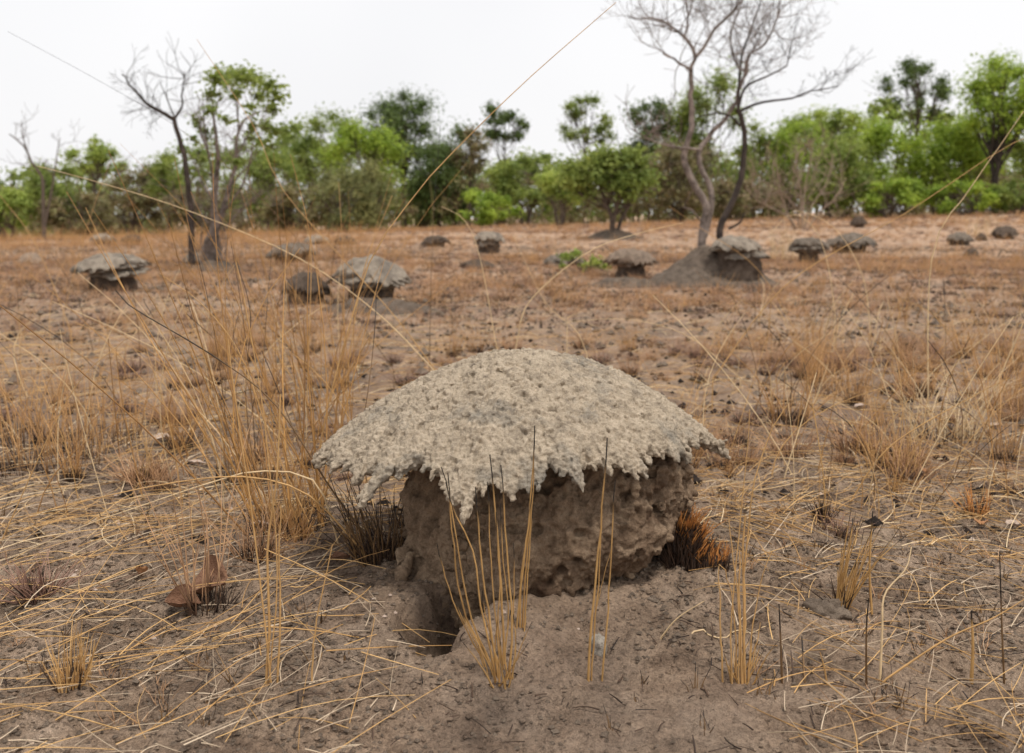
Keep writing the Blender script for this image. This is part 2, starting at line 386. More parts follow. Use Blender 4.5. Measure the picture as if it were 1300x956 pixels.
# column
mb = MB(); zt = np.array([-.07, 0, .045, .09, .14, .19, .27])
xl = np.array([-.20, -.172, -.156, -.150, -.145, -.14, -.13]); xr = np.array([.10, .135, .190, .245, .260, .238, .2])
yf = np.array([-.14, -.155, -.168, -.165, -.140, -.115, -.09]); yb = np.array([.17, .16, .15, .14, .13, .12, .1])
NZ, NA = 90, 260; zz = np.linspace(-.07, .238, NZ); A = np.linspace(0, 2*np.pi, NA, endpoint=False)
ZZ, AA = np.meshgrid(zz, A, indexing='ij')
L_ = np.interp(ZZ, zt, xl); R_ = np.interp(ZZ, zt, xr); xc = (L_+R_)/2; hw = (R_-L_)/2
sp = lambda c, e: np.sign(c)*np.abs(c)**e
ca, sa = np.cos(AA), np.sin(AA)
hd = np.where(sa < 0, -np.interp(ZZ, zt, yf), np.interp(ZZ, zt, yb))
x = xc+hw*sp(ca, .85); y = MY+hd*sp(sa, .85)+0.045*sstep(.0, -.13, x)*(sa < 0)
dsp = .016*fbm(x, y, ZZ*.8, 9, 2, 201)+.007*fbm(x*1.2, y*1.2, ZZ*.5, 26, 2, 211)
x = x+ca*dsp; y = y+sa*dsp
V = np.concatenate([np.stack([x, y, ZZ], -1).reshape(-1, 3), [[0.03, MY, -.07], [.03, MY, .238]]])
idx = np.arange(NZ*NA).reshape(NZ, NA)
mb.add(V, np.stack([idx[:-1], nx(idx)[:-1], nx(idx)[1:], idx[1:]], -1).reshape(-1, 4))
tri = np.concatenate([np.stack([np.full(NA, NZ*NA), np.roll(idx[0], -1), idx[0]], -1), np.stack([np.full(NA, NZ*NA+1), idx[-1], np.roll(idx[-1], -1)], -1)])
mb.f.append(tri.ravel()); mb.tot.append(np.full(len(tri), 3)); mb.uv.append(np.zeros((tri.size, 2)))
PT = []; RT = []
def lump(pts, rad):
    PT.append(resample(np.array(pts), 9)); RT.append(np.interp(np.linspace(0, 1, 9), [0, .1, .5, .9, 1], [.15, .7, 1, .75, .15])*rad)
for (px, py, Yy, r_) in [(832,608,1.30,.017),(846,600,1.32,.016),(856,615,1.33,.014),(818,620,1.29,.014),(800,622,1.28,.013),(838,634,1.30,.010),(828,638,1.295,.008),(782,612,1.28,.012),(760,616,1.28,.010),(850,630,1.32,.010)]:
    p = pp(px, py, Yy); lump([p+[0, .02, .025], p, p-[0, 0, r_*.9]], r_)
for (xa, ya, xb, yb_, Yy, r_) in [(514,700,488,748,1.33,.010),(528,700,505,752,1.31,.008)]:
    a, b = pp(xa, ya, Yy+.02), pp(xb, yb_, Yy-.01); m = (a+b)/2+[random.uniform(-.006, .006), -.004, 0]; lump([a, m, b], r_)
for k in range(160):     # crumbs and nodules on the face
    z_ = random.uniform(-.0, .2); a = random.uniform(-math.pi, 0)
    l_, r_, f_ = np.interp(z_, zt, xl), np.interp(z_, zt, xr), np.interp(z_, zt, yf)
    x_ = (l_+r_)/2+(r_-l_)/2*np.sign(math.cos(a))*abs(math.cos(a))**.85; y_ = MY+f_*abs(math.sin(a))**.85+.045*float(sstep(.0, -.13, x_))
    r_ = random.uniform(.003, .006); p = np.array([x_, y_, z_]); d = np.array([random.uniform(-1, 1), 0, random.uniform(-1, 1)])*r_*1.5
    lump([p-d, p+[0, -.002, 0], p+d], r_)
tubes(mb, np.array(PT), np.array(RT), 8, True)
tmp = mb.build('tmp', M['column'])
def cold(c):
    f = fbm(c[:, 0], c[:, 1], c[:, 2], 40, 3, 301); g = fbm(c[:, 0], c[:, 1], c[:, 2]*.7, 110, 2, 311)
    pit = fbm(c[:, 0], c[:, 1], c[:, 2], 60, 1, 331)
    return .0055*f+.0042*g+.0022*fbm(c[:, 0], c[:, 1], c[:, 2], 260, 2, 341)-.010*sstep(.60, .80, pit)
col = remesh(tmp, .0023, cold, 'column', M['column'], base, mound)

# ------------------------------------------------------------------ distant mounds
def slab(mb, cx, cy, z, rx, ry, h, seed, droop=.35, thick=.05, nt=64, nr=14, fing=.10):
    th = np.linspace(-np.pi, np.pi, nt, endpoint=False); s = np.linspace(0, 1, nr)[1:]
    TH, S = np.meshgrid(th, s)
    rimr = 1+.16*vn(np.cos(TH)*1.6, np.sin(TH)*1.6, 0, seed)+fing*vn(np.cos(TH)*6, np.sin(TH)*6, 0, seed+1)*S**3+.07*vn(np.cos(TH)*19, np.sin(TH)*19, 0, seed+6)*S**3
    r = rimr*S; x = cx+rx*r*np.cos(TH); y = cy+ry*r*np.sin(TH)
    n = vn(x*8, y*8, z*5, seed+2)*.20+vn(x*24, y*24, z, seed+3)*.16+vn(x*55, y*55, z, seed+8)*.08
    top = z+h*(1-r**2.8)+h*n; bot = z-thick*(.25+.75*(1-S**4))+h*.4*vn(x*12, y*12, 3, seed+4)-h*.3*(S < .7)
    ctop = z+h; 
    V = np.concatenate([[[cx, cy, ctop]], np.stack([x, y, top], -1).reshape(-1, 3), np.stack([x, y, np.minimum(bot, top-.008)], -1).reshape(-1, 3), [[cx, cy, z-thick]]])
    rt = len(s); it = 1+np.arange(rt*nt).reshape(rt, nt); ib = it+rt*nt
    n0 = mb.n
    q = np.concatenate([np.stack([it[:-1], it[1:], nx(it)[1:], nx(it)[:-1]], -1).reshape(-1, 4), np.stack([ib[:-1], nx(ib)[:-1], nx(ib)[1:], ib[1:]], -1).reshape(-1, 4), np.stack([it[-1], ib[-1], np.roll(ib[-1], -1), np.roll(it[-1], -1)], -1)])
    mb.add(V, q)
    tri = np.concatenate([np.stack([np.zeros(nt, int), it[0], np.roll(it[0], -1)], -1), np.stack([np.full(nt, len(V)-1), np.roll(ib[0], -1), ib[0]], -1)])+n0
    mb.f.append(tri.ravel()); mb.tot.append(np.full(len(tri), 3)); mb.uv.append(np.zeros((tri.size, 2)))
def pillar(mb, cx, cy, z0, z1, r0, r1, ry, seed, nt=48, nz=14):
    th = np.linspace(-np.pi, np.pi, nt, endpoint=False); s = np.linspace(0, 1, nz); S, TH = np.meshgrid(s, th, indexing='ij')
    r = (r0+(r1-r0)*S)*(1+.16*vn(np.cos(TH)*2, np.sin(TH)*2, S*2.5, seed)+.09*vn(np.cos(TH)*6, np.sin(TH)*6, S*7, seed+1))
    r = r*np.where(S > .97, .5, 1)
    x = cx+r*np.cos(TH); y = cy+ry*r*np.sin(TH); z = z0+(z1-z0)*S
    idx = np.arange(nz*nt).reshape(nz, nt); mb.add(np.stack([x, y, z], -1), np.stack([idx[:-1], nx(idx)[:-1], nx(idx)[1:], idx[1:]], -1).reshape(-1, 4))
HEAP = {}; HP = []
def heapz(x, y):
    z = 0.0*np.asarray(x, float)
    for (cx, cy, r, sq, h) in HP:
        rad = np.hypot((x-cx)/r, (y-cy)/(r*sq)); f = np.clip(1-rad**2, 0, 1)**1.6
        z = np.maximum(z, h*f*(1+.55*fbm(x, y, 0, 2.6, 4, 701)))
    return z
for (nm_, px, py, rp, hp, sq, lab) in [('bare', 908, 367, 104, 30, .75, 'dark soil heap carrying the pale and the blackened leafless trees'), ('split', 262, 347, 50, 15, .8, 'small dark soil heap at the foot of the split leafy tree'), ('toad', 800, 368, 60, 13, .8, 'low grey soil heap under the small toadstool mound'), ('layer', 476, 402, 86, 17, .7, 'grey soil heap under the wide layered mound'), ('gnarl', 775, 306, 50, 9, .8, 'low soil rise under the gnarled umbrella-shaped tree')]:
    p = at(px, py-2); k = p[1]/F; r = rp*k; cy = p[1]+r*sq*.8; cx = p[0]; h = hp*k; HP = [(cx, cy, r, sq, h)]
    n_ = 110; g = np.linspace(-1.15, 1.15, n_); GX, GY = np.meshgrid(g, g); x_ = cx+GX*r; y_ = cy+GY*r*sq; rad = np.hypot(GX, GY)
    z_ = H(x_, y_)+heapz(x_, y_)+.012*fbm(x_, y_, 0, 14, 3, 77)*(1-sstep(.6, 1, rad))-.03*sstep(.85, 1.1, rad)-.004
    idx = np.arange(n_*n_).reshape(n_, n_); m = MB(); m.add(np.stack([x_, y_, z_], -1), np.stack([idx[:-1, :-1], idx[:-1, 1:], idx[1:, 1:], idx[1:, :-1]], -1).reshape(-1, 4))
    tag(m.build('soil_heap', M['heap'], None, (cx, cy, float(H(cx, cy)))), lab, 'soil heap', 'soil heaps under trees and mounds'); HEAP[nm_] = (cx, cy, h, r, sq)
HP = [(c[0], c[1], c[3], c[4], c[2]) for c in HEAP.values()]
GM = 'termite mounds across the clearing'
# px, base py, cap width px, total height px, column width px, tiers [(dx px, z frac, width frac, capheight frac)], cap material, label
far = [
 (131, 371, 92, 45, 58, [(0, .70, 1, .26), (12, .46, .80, .12)], 'fcap', 'broad flat grey termite mound with a split lower rim at the left'),
 (468, 392, 98, 58, 60, [(-2, .62, 1, .36), (6, .48, .86, .14)], 'fcap', 'wide layered grey-green termite mound over a dark hollow, behind tall grass'),
 (386, 388, 58, 38, 48, [(0, .50, 1, .45)], 'fcol', 'low broken dark termite mound leaning against the wide layered mound'),
 (804, 354, 64, 36, 38, [(0, .64, 1, .34), (0, .46, .76, .12)], 'fcap_red', 'small smooth brown toadstool termite mound in the open, left of the bare tree'),
 (936, 350, 72, 36, 60, [(-4, .62, .92, .34), (10, .30, .90, .24)], 'fcap', 'two-tiered grey termite mound wedged against the foot of the dark bare trunk'),
 (1031, 336, 48, 36, 26, [(0, .62, 1, .3), (2, .45, .7, .14)], 'fcap_dk', 'grey table-topped termite mound on a thin stalk, first to the right of the bare tree'),
 (1086, 322, 62, 24, 44, [(0, .5, 1, .42)], 'fcap_dk', 'low long grey termite mound second to the right of the bare tree'),
 (1223, 311, 34, 16, 28, [(0, .4, 1, .5)], 'fcap_dk', 'small grey termite mound below the large bright green tree'),
 (1281, 304, 34, 17, 26, [(0, .45, 1, .45)], 'fcol', 'dark flat termite mound nearest the right edge of the view'),
 (1236, 328, 20, 15, 17, [(0, .3, 1, .6)], 'fcol', 'small round reddish-black termite lump on the right field'),
 (1248, 306, 14, 11, 11, [(0, .3, 1, .6)], 'fcol', 'tiny dark termite lump just beyond the reddish-black one'),
 (367, 334, 58, 25, 44, [(0, .45, 1, .45)], 'fcap_dk', 'grey humped termite mound between the split leafy tree and the layered mound'),
 (400, 311, 32, 12, 26, [(0, .4, 1, .5)], 'fcap', 'small pale termite cap under the olive shrub'),
 (437, 311, 28, 11, 22, [(0, .4, 1, .5)], 'fcol', 'small dark termite cap just above the layered mound'),
 (552, 313, 34, 15, 24, [(0, .45, 1, .45)], 'fcol', 'dark small termite mound at the foot of the dark green tree'),
 (620, 322, 38, 28, 28, [(0, .68, 1, .24), (-3, .40, .85, .2)], 'fcap', 'stacked two-tier termite mound in the middle distance'),
 (126, 312, 32, 16, 22, [(0, .5, 1, .4)], 'fcap', 'small grey termite mound beyond the broad flat one'),
 (35, 336, 32, 15, 28, [(0, .3, 1, .6)], 'fcap_red', 'pale rounded termite hump in dry grass at the left edge'),
 (165, 309, 26, 12, 20, [(0, .4, 1, .5)], 'fcol', 'dark termite stub in front of the brown thicket on the left'),
 (716, 338, 54, 15, 48, [(0, .25, 1, .6)], 'fcap_dk', 'low worn grey termite mound beside the small green bush'),
 (606, 341, 46, 10, 40, [(0, .3, 1, .6)], 'fcol', 'collapsed flat dark termite mound in the middle distance'),
 (248, 336, 36, 16, 30, [(0, .4, 1, .5)], 'fcap', 'grey termite mound at the foot of the leaning blackened tree'),
 (1093, 289, 20, 15, 14, [(0, .4, 1, .5)], 'fcol', 'narrow dark termite stub before the bright green thicket'),
]
for i, (px, py, w, h, cw, tiers, mt, lab) in enumerate(far):
    p = at(px, py); p = np.array([p[0], p[1]+w*.5*p[1]/F*.7, 0])
    if px == 936: p = pp(px, py, HEAP['bare'][1]-.16)     # stands on the soil heap, in front of the trunks
    p[2] = float(H(p[0], p[1])+heapz(p[0], p[1])); k = p[1]/F
    g = empty('termite_mound', p, lab, 'termite mound', GM)
    Ht = max(h*k-float(0), .08)
    g.rotation_euler = (random.uniform(-.06, .06), random.uniform(-.09, .09), random.uniform(-.5, .5))
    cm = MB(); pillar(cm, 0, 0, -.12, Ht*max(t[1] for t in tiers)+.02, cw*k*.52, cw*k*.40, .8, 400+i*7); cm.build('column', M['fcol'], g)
    for j, (dx, zf, wf, hf) in enumerate(tiers):
        m = MB()
        for q_ in range(2 if j == 0 else 1): slab(m, dx*k+(q_ % 2)*.02*w*k, 0, Ht*(zf-.085*q_), w*k*.5*wf*(1, .96, .86)[q_], w*k*.42*wf*(1, .97, .88)[q_], Ht*hf*(1, .5, .4)[q_], 500+i*13+j*5+q_*3, thick=Ht*.07, nt=130, nr=24, fing=.13)
        m.build('cap', M[mt], g)

# ------------------------------------------------------------------ grass helpers
def blades(n, h, hr, spread, rad, lean=.35, curve=.5, k=5, r=.0009, bias=(0, 0), bend=0.0, tp=.25):
    """n curved stems growing from a disc of radius spread"""
    a = rng.uniform(0, 2*np.pi, n); d = spread*np.sqrt(rng.random(n)); bx, by = d*np.cos(a), d*np.sin(a)
    hh = h*(1+hr*(rng.random(n)*2-1)); oa = a+rng.normal(0, .7, n); ln = np.abs(rng.normal(0, lean, n))
    dx, dy = np.cos(oa)*ln+bias[0], np.sin(oa)*ln+bias[1]
    cv = rng.normal(0, curve, (n, 2))*.5
    t = np.linspace(0, 1, k)
    X_ = bx[:, None]+hh[:, None]*(dx[:, None]*t+cv[:, :1]*t**2); Y_ = by[:, None]+hh[:, None]*(dy[:, None]*t+cv[:, 1:]*t**2)
    Z_ = hh[:, None]*(t-bend*t**2*rng.random((n, 1)))-.006
    P = np.stack([X_, Y_, Z_], -1); Rr = r*rng.uniform(.7, 1.4, (n, 1))*(1-(1-tp)*t)[None]*rad
    return P, Rr
def tuft_mesh(name, spec, mat, parent=None, sides=3):
    m = MB()
    for s_ in spec: P, Rr = blades(**s_); tubes(m, P, Rr, sides)
    return m.build(name, mat, parent)
def clod_mesh(name, r, mat, parent, seed, flat=.7, n=14):
    m = MB(); th = np.linspace(0, 2*np.pi, 2*n, endpoint=False); ph = np.linspace(.02, np.pi-.02, n); PH, TH = np.meshgrid(ph, th, indexing='ij')
    x, y, z = np.sin(PH)*np.cos(TH), np.sin(PH)*np.sin(TH), np.cos(PH)
    d = 1+.25*vn(x*2, y*2, z*2, seed)+.16*vn(x*5, y*5, z*5, seed+1)+.08*vn(x*11, y*11, z*11, seed+2)
    idx = np.arange(n*2*n).reshape(n, 2*n); m.add(np.stack([x*d*r, y*d*r, z*d*r*flat], -1), np.stack([idx[:-1], idx[1:], nx(idx)[1:], nx(idx)[:-1]], -1).reshape(-1, 4))
    return m.build(name, mat, parent)

# --- ordinary little burnt tufts: prototypes, then copies
def proto_tuft(kind, seed):
    o = bpy.data.objects.new('grass_tuft', None); C.objects.link(o); o.empty_display_size = .05
    if kind == 0:   # reddish wispy cushion
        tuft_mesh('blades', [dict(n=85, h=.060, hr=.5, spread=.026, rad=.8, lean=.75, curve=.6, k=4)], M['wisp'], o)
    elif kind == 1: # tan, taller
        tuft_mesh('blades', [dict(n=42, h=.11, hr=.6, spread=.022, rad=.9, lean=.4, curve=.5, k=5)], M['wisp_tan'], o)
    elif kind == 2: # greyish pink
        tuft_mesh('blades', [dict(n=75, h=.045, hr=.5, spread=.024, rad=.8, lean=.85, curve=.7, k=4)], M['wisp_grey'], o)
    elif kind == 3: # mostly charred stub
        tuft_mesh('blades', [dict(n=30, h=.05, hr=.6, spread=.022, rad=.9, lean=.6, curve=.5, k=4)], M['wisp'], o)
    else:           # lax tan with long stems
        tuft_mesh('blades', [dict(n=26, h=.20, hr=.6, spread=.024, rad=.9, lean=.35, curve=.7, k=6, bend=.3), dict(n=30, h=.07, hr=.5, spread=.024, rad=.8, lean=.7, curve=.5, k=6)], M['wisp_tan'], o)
    m = MB(); P, Rr = blades(n=70, h=.022, hr=.5, spread=.026, rad=1.5, lean=.35, curve=.3, k=3); tubes(m, P, Rr, 3)
    m.build('charred_base', M['burnt'], o)
    if kind == 3: clod_mesh('root_clod', .024, M['charclod'], o, seed, .6, 9)
    return o
KIND = {0: 'reddish wispy grass tuft', 1: 'upright tan grass tuft', 2: 'greyish-pink matted grass tuft', 3: 'almost burnt-away black grass stump', 4: 'lax tan grass tuft with long stems'}
protos = [proto_tuft(i % 5, 900+i) for i in range(10)]
used = [False]*10
def zone(x, y):
    px = CX+x/y*F
    if y > 4.6: return 'farther back than the domed mound'
    if px < 400: return 'left of the domed mound'
    if px > 900: return 'right of the domed mound'
    return 'just behind the domed mound'
def place_tuft(x, y, i, sc, label=None):
    o = protos[i] if not used[i] else copy_tree(protos[i]); used[i] = True
    o.location = (x, y, float(H(x, y))); o.rotation_euler = (random.uniform(-.1, .1), random.uniform(-.1, .1), random.uniform(0, 6.28))
    o.scale = (sc, sc, sc*random.uniform(.8, 1.2))
    o['label'] = label or ('small '+KIND[i % 5]+' '+zone(x, y)); o['category'] = 'grass tuft'; o['group'] = KIND[i % 5].replace('tuft', 'tufts').replace('stump', 'stumps')+' '+zone(x, y)
    return o
def free(x, y, m=0.0):
    return math.hypot((x-MX)/(.34+m), (y-MY+.05)/(.36+m)) > 1
pts = []
def px_of(x, y, z):
    d = np.array([x, y, z])-CAM; zc = d@FWD; return CX+F*d[0]/zc, CY-F*(d@UPV)/zc
cand = []
while len(cand) < 14000:
    y = math.sqrt(random.uniform(1.0, 42**2)) if random.random() < .62 else math.sqrt(random.uniform(1.2, 12**2))
    x = random.uniform(-.56, .56)*y
    if not free(x, y): continue
    dens = min(max(.5+.75*float(vn(x*1.1, y*1.1, 0, 77)), 0), 1)
    if random.random() > (.10+.95*dens**1.3 if y < 6 else .45+.5*dens): continue
    if y < 1.9 and random.random() < .88: continue
    if y < 1.25 : continue
    cand.append((x, y))
cand.sort(key=lambda p: p[1])
nm = ['short']
for j, (x, y) in enumerate(cand[:285]):
    place_tuft(x, y, random.choices(range(10), [3, 1.3, 2, 2.6, .5, 3, 1.3, 2, 2.6, .5])[0], random.uniform(.35, 1.0)**1.3*1.25)
# the rest as one carpet
def stuff_tufts(cands, name, mat, n, h, spread, lean, rad, label, k=3, hr=.5, lo=.6, hi=1.4):
    m = MB(); c_ = np.array(cands); s_ = rng.uniform(lo, hi, len(c_))*(1+.018*c_[:, 1]); z = H(c_[:, 0], c_[:, 1])
    P, Rr = blades(n*len(c_), h, hr, spread, rad, lean, .5, k)
    P = P*np.repeat(s_, n)[:, None, None]+np.repeat(np.column_stack([c_, z]), n, 0)[:, None]; Rr = Rr*np.repeat(1+.085*c_[:, 1], n)[:, None]
    tubes(m, P, Rr, 3)
    return tag(m.build(name, M[mat]), label, 'grass', None, 'stuff')
rest = cand[285:]; random.shuffle(rest)
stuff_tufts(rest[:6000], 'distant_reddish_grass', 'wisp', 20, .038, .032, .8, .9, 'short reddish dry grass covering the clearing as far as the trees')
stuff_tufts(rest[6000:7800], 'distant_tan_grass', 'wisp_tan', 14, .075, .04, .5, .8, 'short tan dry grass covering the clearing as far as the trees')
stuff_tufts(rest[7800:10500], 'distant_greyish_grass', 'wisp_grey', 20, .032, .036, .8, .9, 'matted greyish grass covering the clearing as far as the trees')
stuff_tufts(rest[8800:], 'distant_charred_stubble', 'burnt', 22, .018, .045, .8, 2.0, 'charred black grass stubble dotting the far clearing', 3, .5, .5, 1.6)

# taller dry grass stands
def stand(name, px, py, n, h, spread, lab, mat='wisp_tan', lean=.18, curve=.4, bias=(0, 0), extra=None, grp=None, r=.0010, bend=.1, k=7, hr=.5, basemat='burnt', nb=60):
    p = at(px, py); o = empty(name, p, lab, 'grass', grp)
    tuft_mesh('stalks', [dict(n=n, h=h, hr=hr, spread=spread, rad=1, lean=lean, curve=curve, k=k, r=r, bias=bias, bend=bend)], M[mat], o, 4)
    if nb: tuft_mesh('charred_base', [dict(n=nb, h=.03, hr=.5, spread=spread*.9, rad=1.4, lean=.4, curve=.3, k=3)], M[basemat], o)
    if extra: tuft_mesh('short_blades', extra, M['straw'], o)
    return o
G1 = 'named grass clumps around the mound'
stand('grass_tussock', 365, 668, 30, .44, .070, 'tall sparse straw tussock fanning out just left of the cap', 'bronze', .34, .35, (-.22, .05), [dict(n=60, h=.06, hr=.5, spread=.03, rad=1, lean=.5, curve=.4, k=4)], G1, r=.0013, nb=160)
stand('grass_tussock', 408, 560, 30, .52, .10, 'tall bronze grass tussock rising behind the left tip of the cap', 'bronze', .30, .45, (-.20, 0), None, G1, r=.0012, nb=30)
stand('grass_tussock', 372, 520, 22, .47, .12, 'slender tan grass tussock further back on the left of the cap', 'bronze', .30, .45, (-.08, 0), None, G1, r=.0012, nb=30)
stand('grass_tussock', 300, 610, 16, .34, .05, 'thin upright dry grass tussock left of the tall sparse one', 'straw_dk', .14, .25, (0, 0), None, G1, r=.0009)
stand('grass_tussock', 265, 775, 22, .17, .030, 'brown wispy tussock growing behind the large curled dead leaf', 'wisp', .35, .4, (0, 0), None, G1)
stand('grass_tussock', 374, 684, 90, .045, .022, 'compact orange stubble tussock left of the column', 'wisp_tan', .35, .3, (0, 0), None, G1, r=.0011)
stand('grass_tussock', 480, 706, 70, .095, .042, 'blackened fan of short stalks against the left of the column', 'straw_dk', .45, .25, (-.18, 0), None, G1, r=.0011, nb=160)
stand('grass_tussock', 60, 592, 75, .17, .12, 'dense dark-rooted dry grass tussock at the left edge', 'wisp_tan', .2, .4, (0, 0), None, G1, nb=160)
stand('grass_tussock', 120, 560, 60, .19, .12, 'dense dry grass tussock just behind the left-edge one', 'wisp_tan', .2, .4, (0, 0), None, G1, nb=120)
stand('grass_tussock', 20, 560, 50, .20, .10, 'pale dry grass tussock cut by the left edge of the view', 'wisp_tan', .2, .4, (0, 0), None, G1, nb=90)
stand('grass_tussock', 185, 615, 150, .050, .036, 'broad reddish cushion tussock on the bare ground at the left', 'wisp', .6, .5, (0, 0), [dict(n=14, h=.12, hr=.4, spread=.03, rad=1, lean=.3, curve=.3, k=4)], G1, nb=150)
stand('grass_tussock', 48, 762, 110, .050, .016, 'purplish spiky cushion tussock at the left foreground', 'wisp_grey', .8, .5, (0, 0), None, G1, nb=50)
stand('grass_tussock', 92, 612, 40, .09, .014, 'small straw tussock with a black root collar at the left', 'wisp_tan', .25, .3, (0, 0), None, G1, nb=90)
stand('grass_tussock', 92, 872, 60, .055, .016, 'cropped yellow straw stub at the bottom left', 'straw', .3, .2, (0, 0), None, G1, nb=20)
stand('grass_tussock', 1045, 660, 60, .015, .008, 'small round black grass stump with two thin stems, right of the mound', 'burnt', .6, .3, (0, 0), [dict(n=4, h=.10, hr=.4, spread=.006, rad=1, lean=.15, curve=.2, k=4)], G1, nb=80)
stand('grass_tussock', 1068, 770, 34, .095, .010, 'straw tussock leaning right out of a crumbly clod', 'straw_char', .18, .2, (.16, 0), None, G1, r=.0010, nb=20)
stand('grass_tussock', 1000, 535, 60, .11, .05, 'dark-hearted dry grass tussock right behind the cap tip', 'wisp_tan', .4, .5, (0, 0), None, G1, nb=190)
stand('grass_tussock', 1165, 500, 60, .10, .05, 'black-centred dry grass tussock in the right mid field', 'wisp_tan', .4, .5, (0, 0), None, G1, nb=190)
stand('grass_tussock', 1238, 655, 40, .045, .02, 'little orange and black tussock at the right', 'rust', .5, .4, (0, 0), None, G1, nb=40)
stand('grass_tussock', 1200, 556, 70, .17, .08, 'wide pale tussock of tangled dry blades at the right', 'straw_pale', .35, .7, (0, 0), None, G1, nb=70, bend=.4)
stand('grass_tussock', 1060, 500, 60, .17, .10, 'loose tan grass tussock behind the right side of the cap', 'wisp_tan', .2, .5, (0, 0), None, G1, nb=60)
stand('grass_tussock', 1270, 520, 60, .20, .10, 'loose tan grass tussock at the right edge', 'wisp_tan', .2, .5, (0, 0), None, G1, nb=60)
stand('grass_tussock', 1130, 600, 34, .12, .06, 'thin straw tussock on bare ground at the right', 'straw', .3, .5, (0, 0), None, G1, nb=30)
stand('grass_tussock', 1000, 330, 46, .38, .20, 'pale tall grass clump beside the table-topped mound', 'straw_pale', .18, .5, (0, 0), None, G1, nb=0, r=.003)
stand('grass_tussock', 1245, 300, 40, .35, .3, 'yellow tall grass clump under the bright green tree', 'straw_pale', .2, .5, (0, 0), None, G1, nb=0, r=.004)
# long pale straw beyond the left, as cover
m = MB(); PP = []; RR_ = []
for _ in range(900):
    y = random.uniform(9, 38); x = random.uniform(-.56, -.10)*y if random.random() < .6 else random.uniform(-.2, .58)*y
    if math.hypot(x-.2*y, 0) < .05*y and y < 16: continue
    hh = random.uniform(.16, .34) if x < -.15*y else random.uniform(.08, .2)
    P, Rr = blades(11, hh, .5, .22, 1.0*(1+.10*y), .25, .5, 4, bend=.2); PP.append(P+np.array([x, y, float(H(x, y))])); RR_.append(Rr)
tubes(m, np.concatenate(PP), np.concatenate(RR_), 3)
tag(m.build('distant_straw', M['wisp_tan']), 'thin standing straw in front of the tree line', 'grass', None, 'stuff')

# right-hand charred rust tussock clinging to the column
p = pp(872, 742, 1.38); p[2] = float(H(p[0], p[1]))
o = empty('burnt_tussock', p, 'half-burnt rust-orange and black tussock clinging to the right side of the column', 'grass', G1)
PP = []; RR_ = []
for (dx, dz, n_, h_, b_) in [(-.014, .064, 110, .024, .3), (-.006, .042, 110, .024, .4), (.000, .022, 60, .022, .4), (.030, .010, 70, .024, .35)]:
    P, Rr = blades(n_, h_, .5, .020, 1.2, .35, .4, 5, bias=(b_*.6, -.1)); PP.append(P+np.array([dx, -.03, dz])); RR_.append(Rr)
m = MB(); tubes(m, np.concatenate(PP), np.concatenate(RR_), 3); m.build('rust_blades', M['rust'], o)
PP = []; RR_ = []
for (dx, dz, n_, h_) in [(-.014, .0, 260, .045), (.000, -.0, 160, .030), (.030, -.0, 150, .020), (-.014, .035, 220, .030)]:
    P, Rr = blades(n_, h_, .5, .024, 1.7, .25, .3, 4); PP.append(P+np.array([dx, -.03, dz])); RR_.append(Rr)
m = MB(); tubes(m, np.concatenate(PP), np.concatenate(RR_), 3); m.build('charred_base', M['burnt'], o)
for (dx, dz, r_) in [(-.012, .035, .030), (.030, .004, .016)]:
    c_ = clod_mesh('charred_lump', r_, M['charclod'], o, 777+int(dx*1000), 1.3, 18); c_.location = (dx, -.01, dz)

# ------------------------------------------------------------------ hand-placed stalks (pixel polylines listed base first)
def stalk_path(poly, Y0, Y1=None, k=12):
    Y1 = Y0 if Y1 is None else Y1; n = len(poly)
    return resample([pp(q[0], q[1], Y0+(Y1-Y0)*i/(n-1)) for i, q in enumerate(poly)], k)
def cluster(name, base_px, stalks, lab, mat='straw_char', extra=None, grp=G1):
    b = at(*base_px); o = empty(name, b, lab, 'grass', grp)
    for (poly, r_) in stalks:
        g = at(*poly[0]); P = stalk_path(poly, g[1]); P[0] = g-[0, 0, .006]
        m = MB(); P = P+rng.normal(0, .0004, P.shape)
        tubes(m, P[None], (r_*np.linspace(1, .45, 12))[None], 5); m.build('stalk', M[mat], o, b)
    if extra: tuft_mesh('short_blades', extra, M['straw_char'], o)
    return o
cluster('grass_tussock', (637, 862), [
 ([(628,850),(600,790),(582,700),(565,600),(560,622-30)], .0012), ([(626,846),(590,780),(577,700),(568,600)], .0013),
 ([(630,858),(612,775),(600,700),(575,645),(567,612)], .0013), ([(633,858),(622,790),(612,720),(604,618)], .0014),
 ([(634,830),(627,760),(622,690),(619,612)], .0010), ([(640,842),(637,760),(632,680),(622,578)], .0015),
 ([(647,862),(650,790),(645,720),(636,590)], .0014), ([(616,845),(580,775),(562,720),(555,690)], .0010),
 ([(640,850),(632,790),(634,730),(630,650)], .0010), ([(645,858),(651,800),(653,740),(652,690)], .0009),
 ([(620,852),(606,820),(590,790),(575,760)], .0009), ([(636,856),(624,810),(616,780),(612,750)], .0010), ([(636,840),(646,790),(640,720),(636,640)], .0009),
 ([(628,858),(598,800),(583,775)], .0009), ([(643,862),(642,820),(648,775)], .0012), ([(650,862),(655,820),(652,780)], .0010)],
 'cluster of upright straw stalks with burnt tips before the column', extra=[dict(n=14, h=.05, hr=.6, spread=.014, rad=1.1, lean=.35, curve=.3, k=4)])
cluster('grass_tussock', (664, 797), [
 ([(660,796),(662,730),(672,660),(680,541)], .0015), ([(663,797),(668,720),(675,640),(679,560)], .0012), ([(656,798),(660,750),(668,690),(676,620)], .0011), ([(666,800),(668,760),(672,700),(677,640)], .0010), ([(668,793),(667,770),(671,740)], .0009)],
 'tight sheaf of straw stalks rising in front of the cap centre')
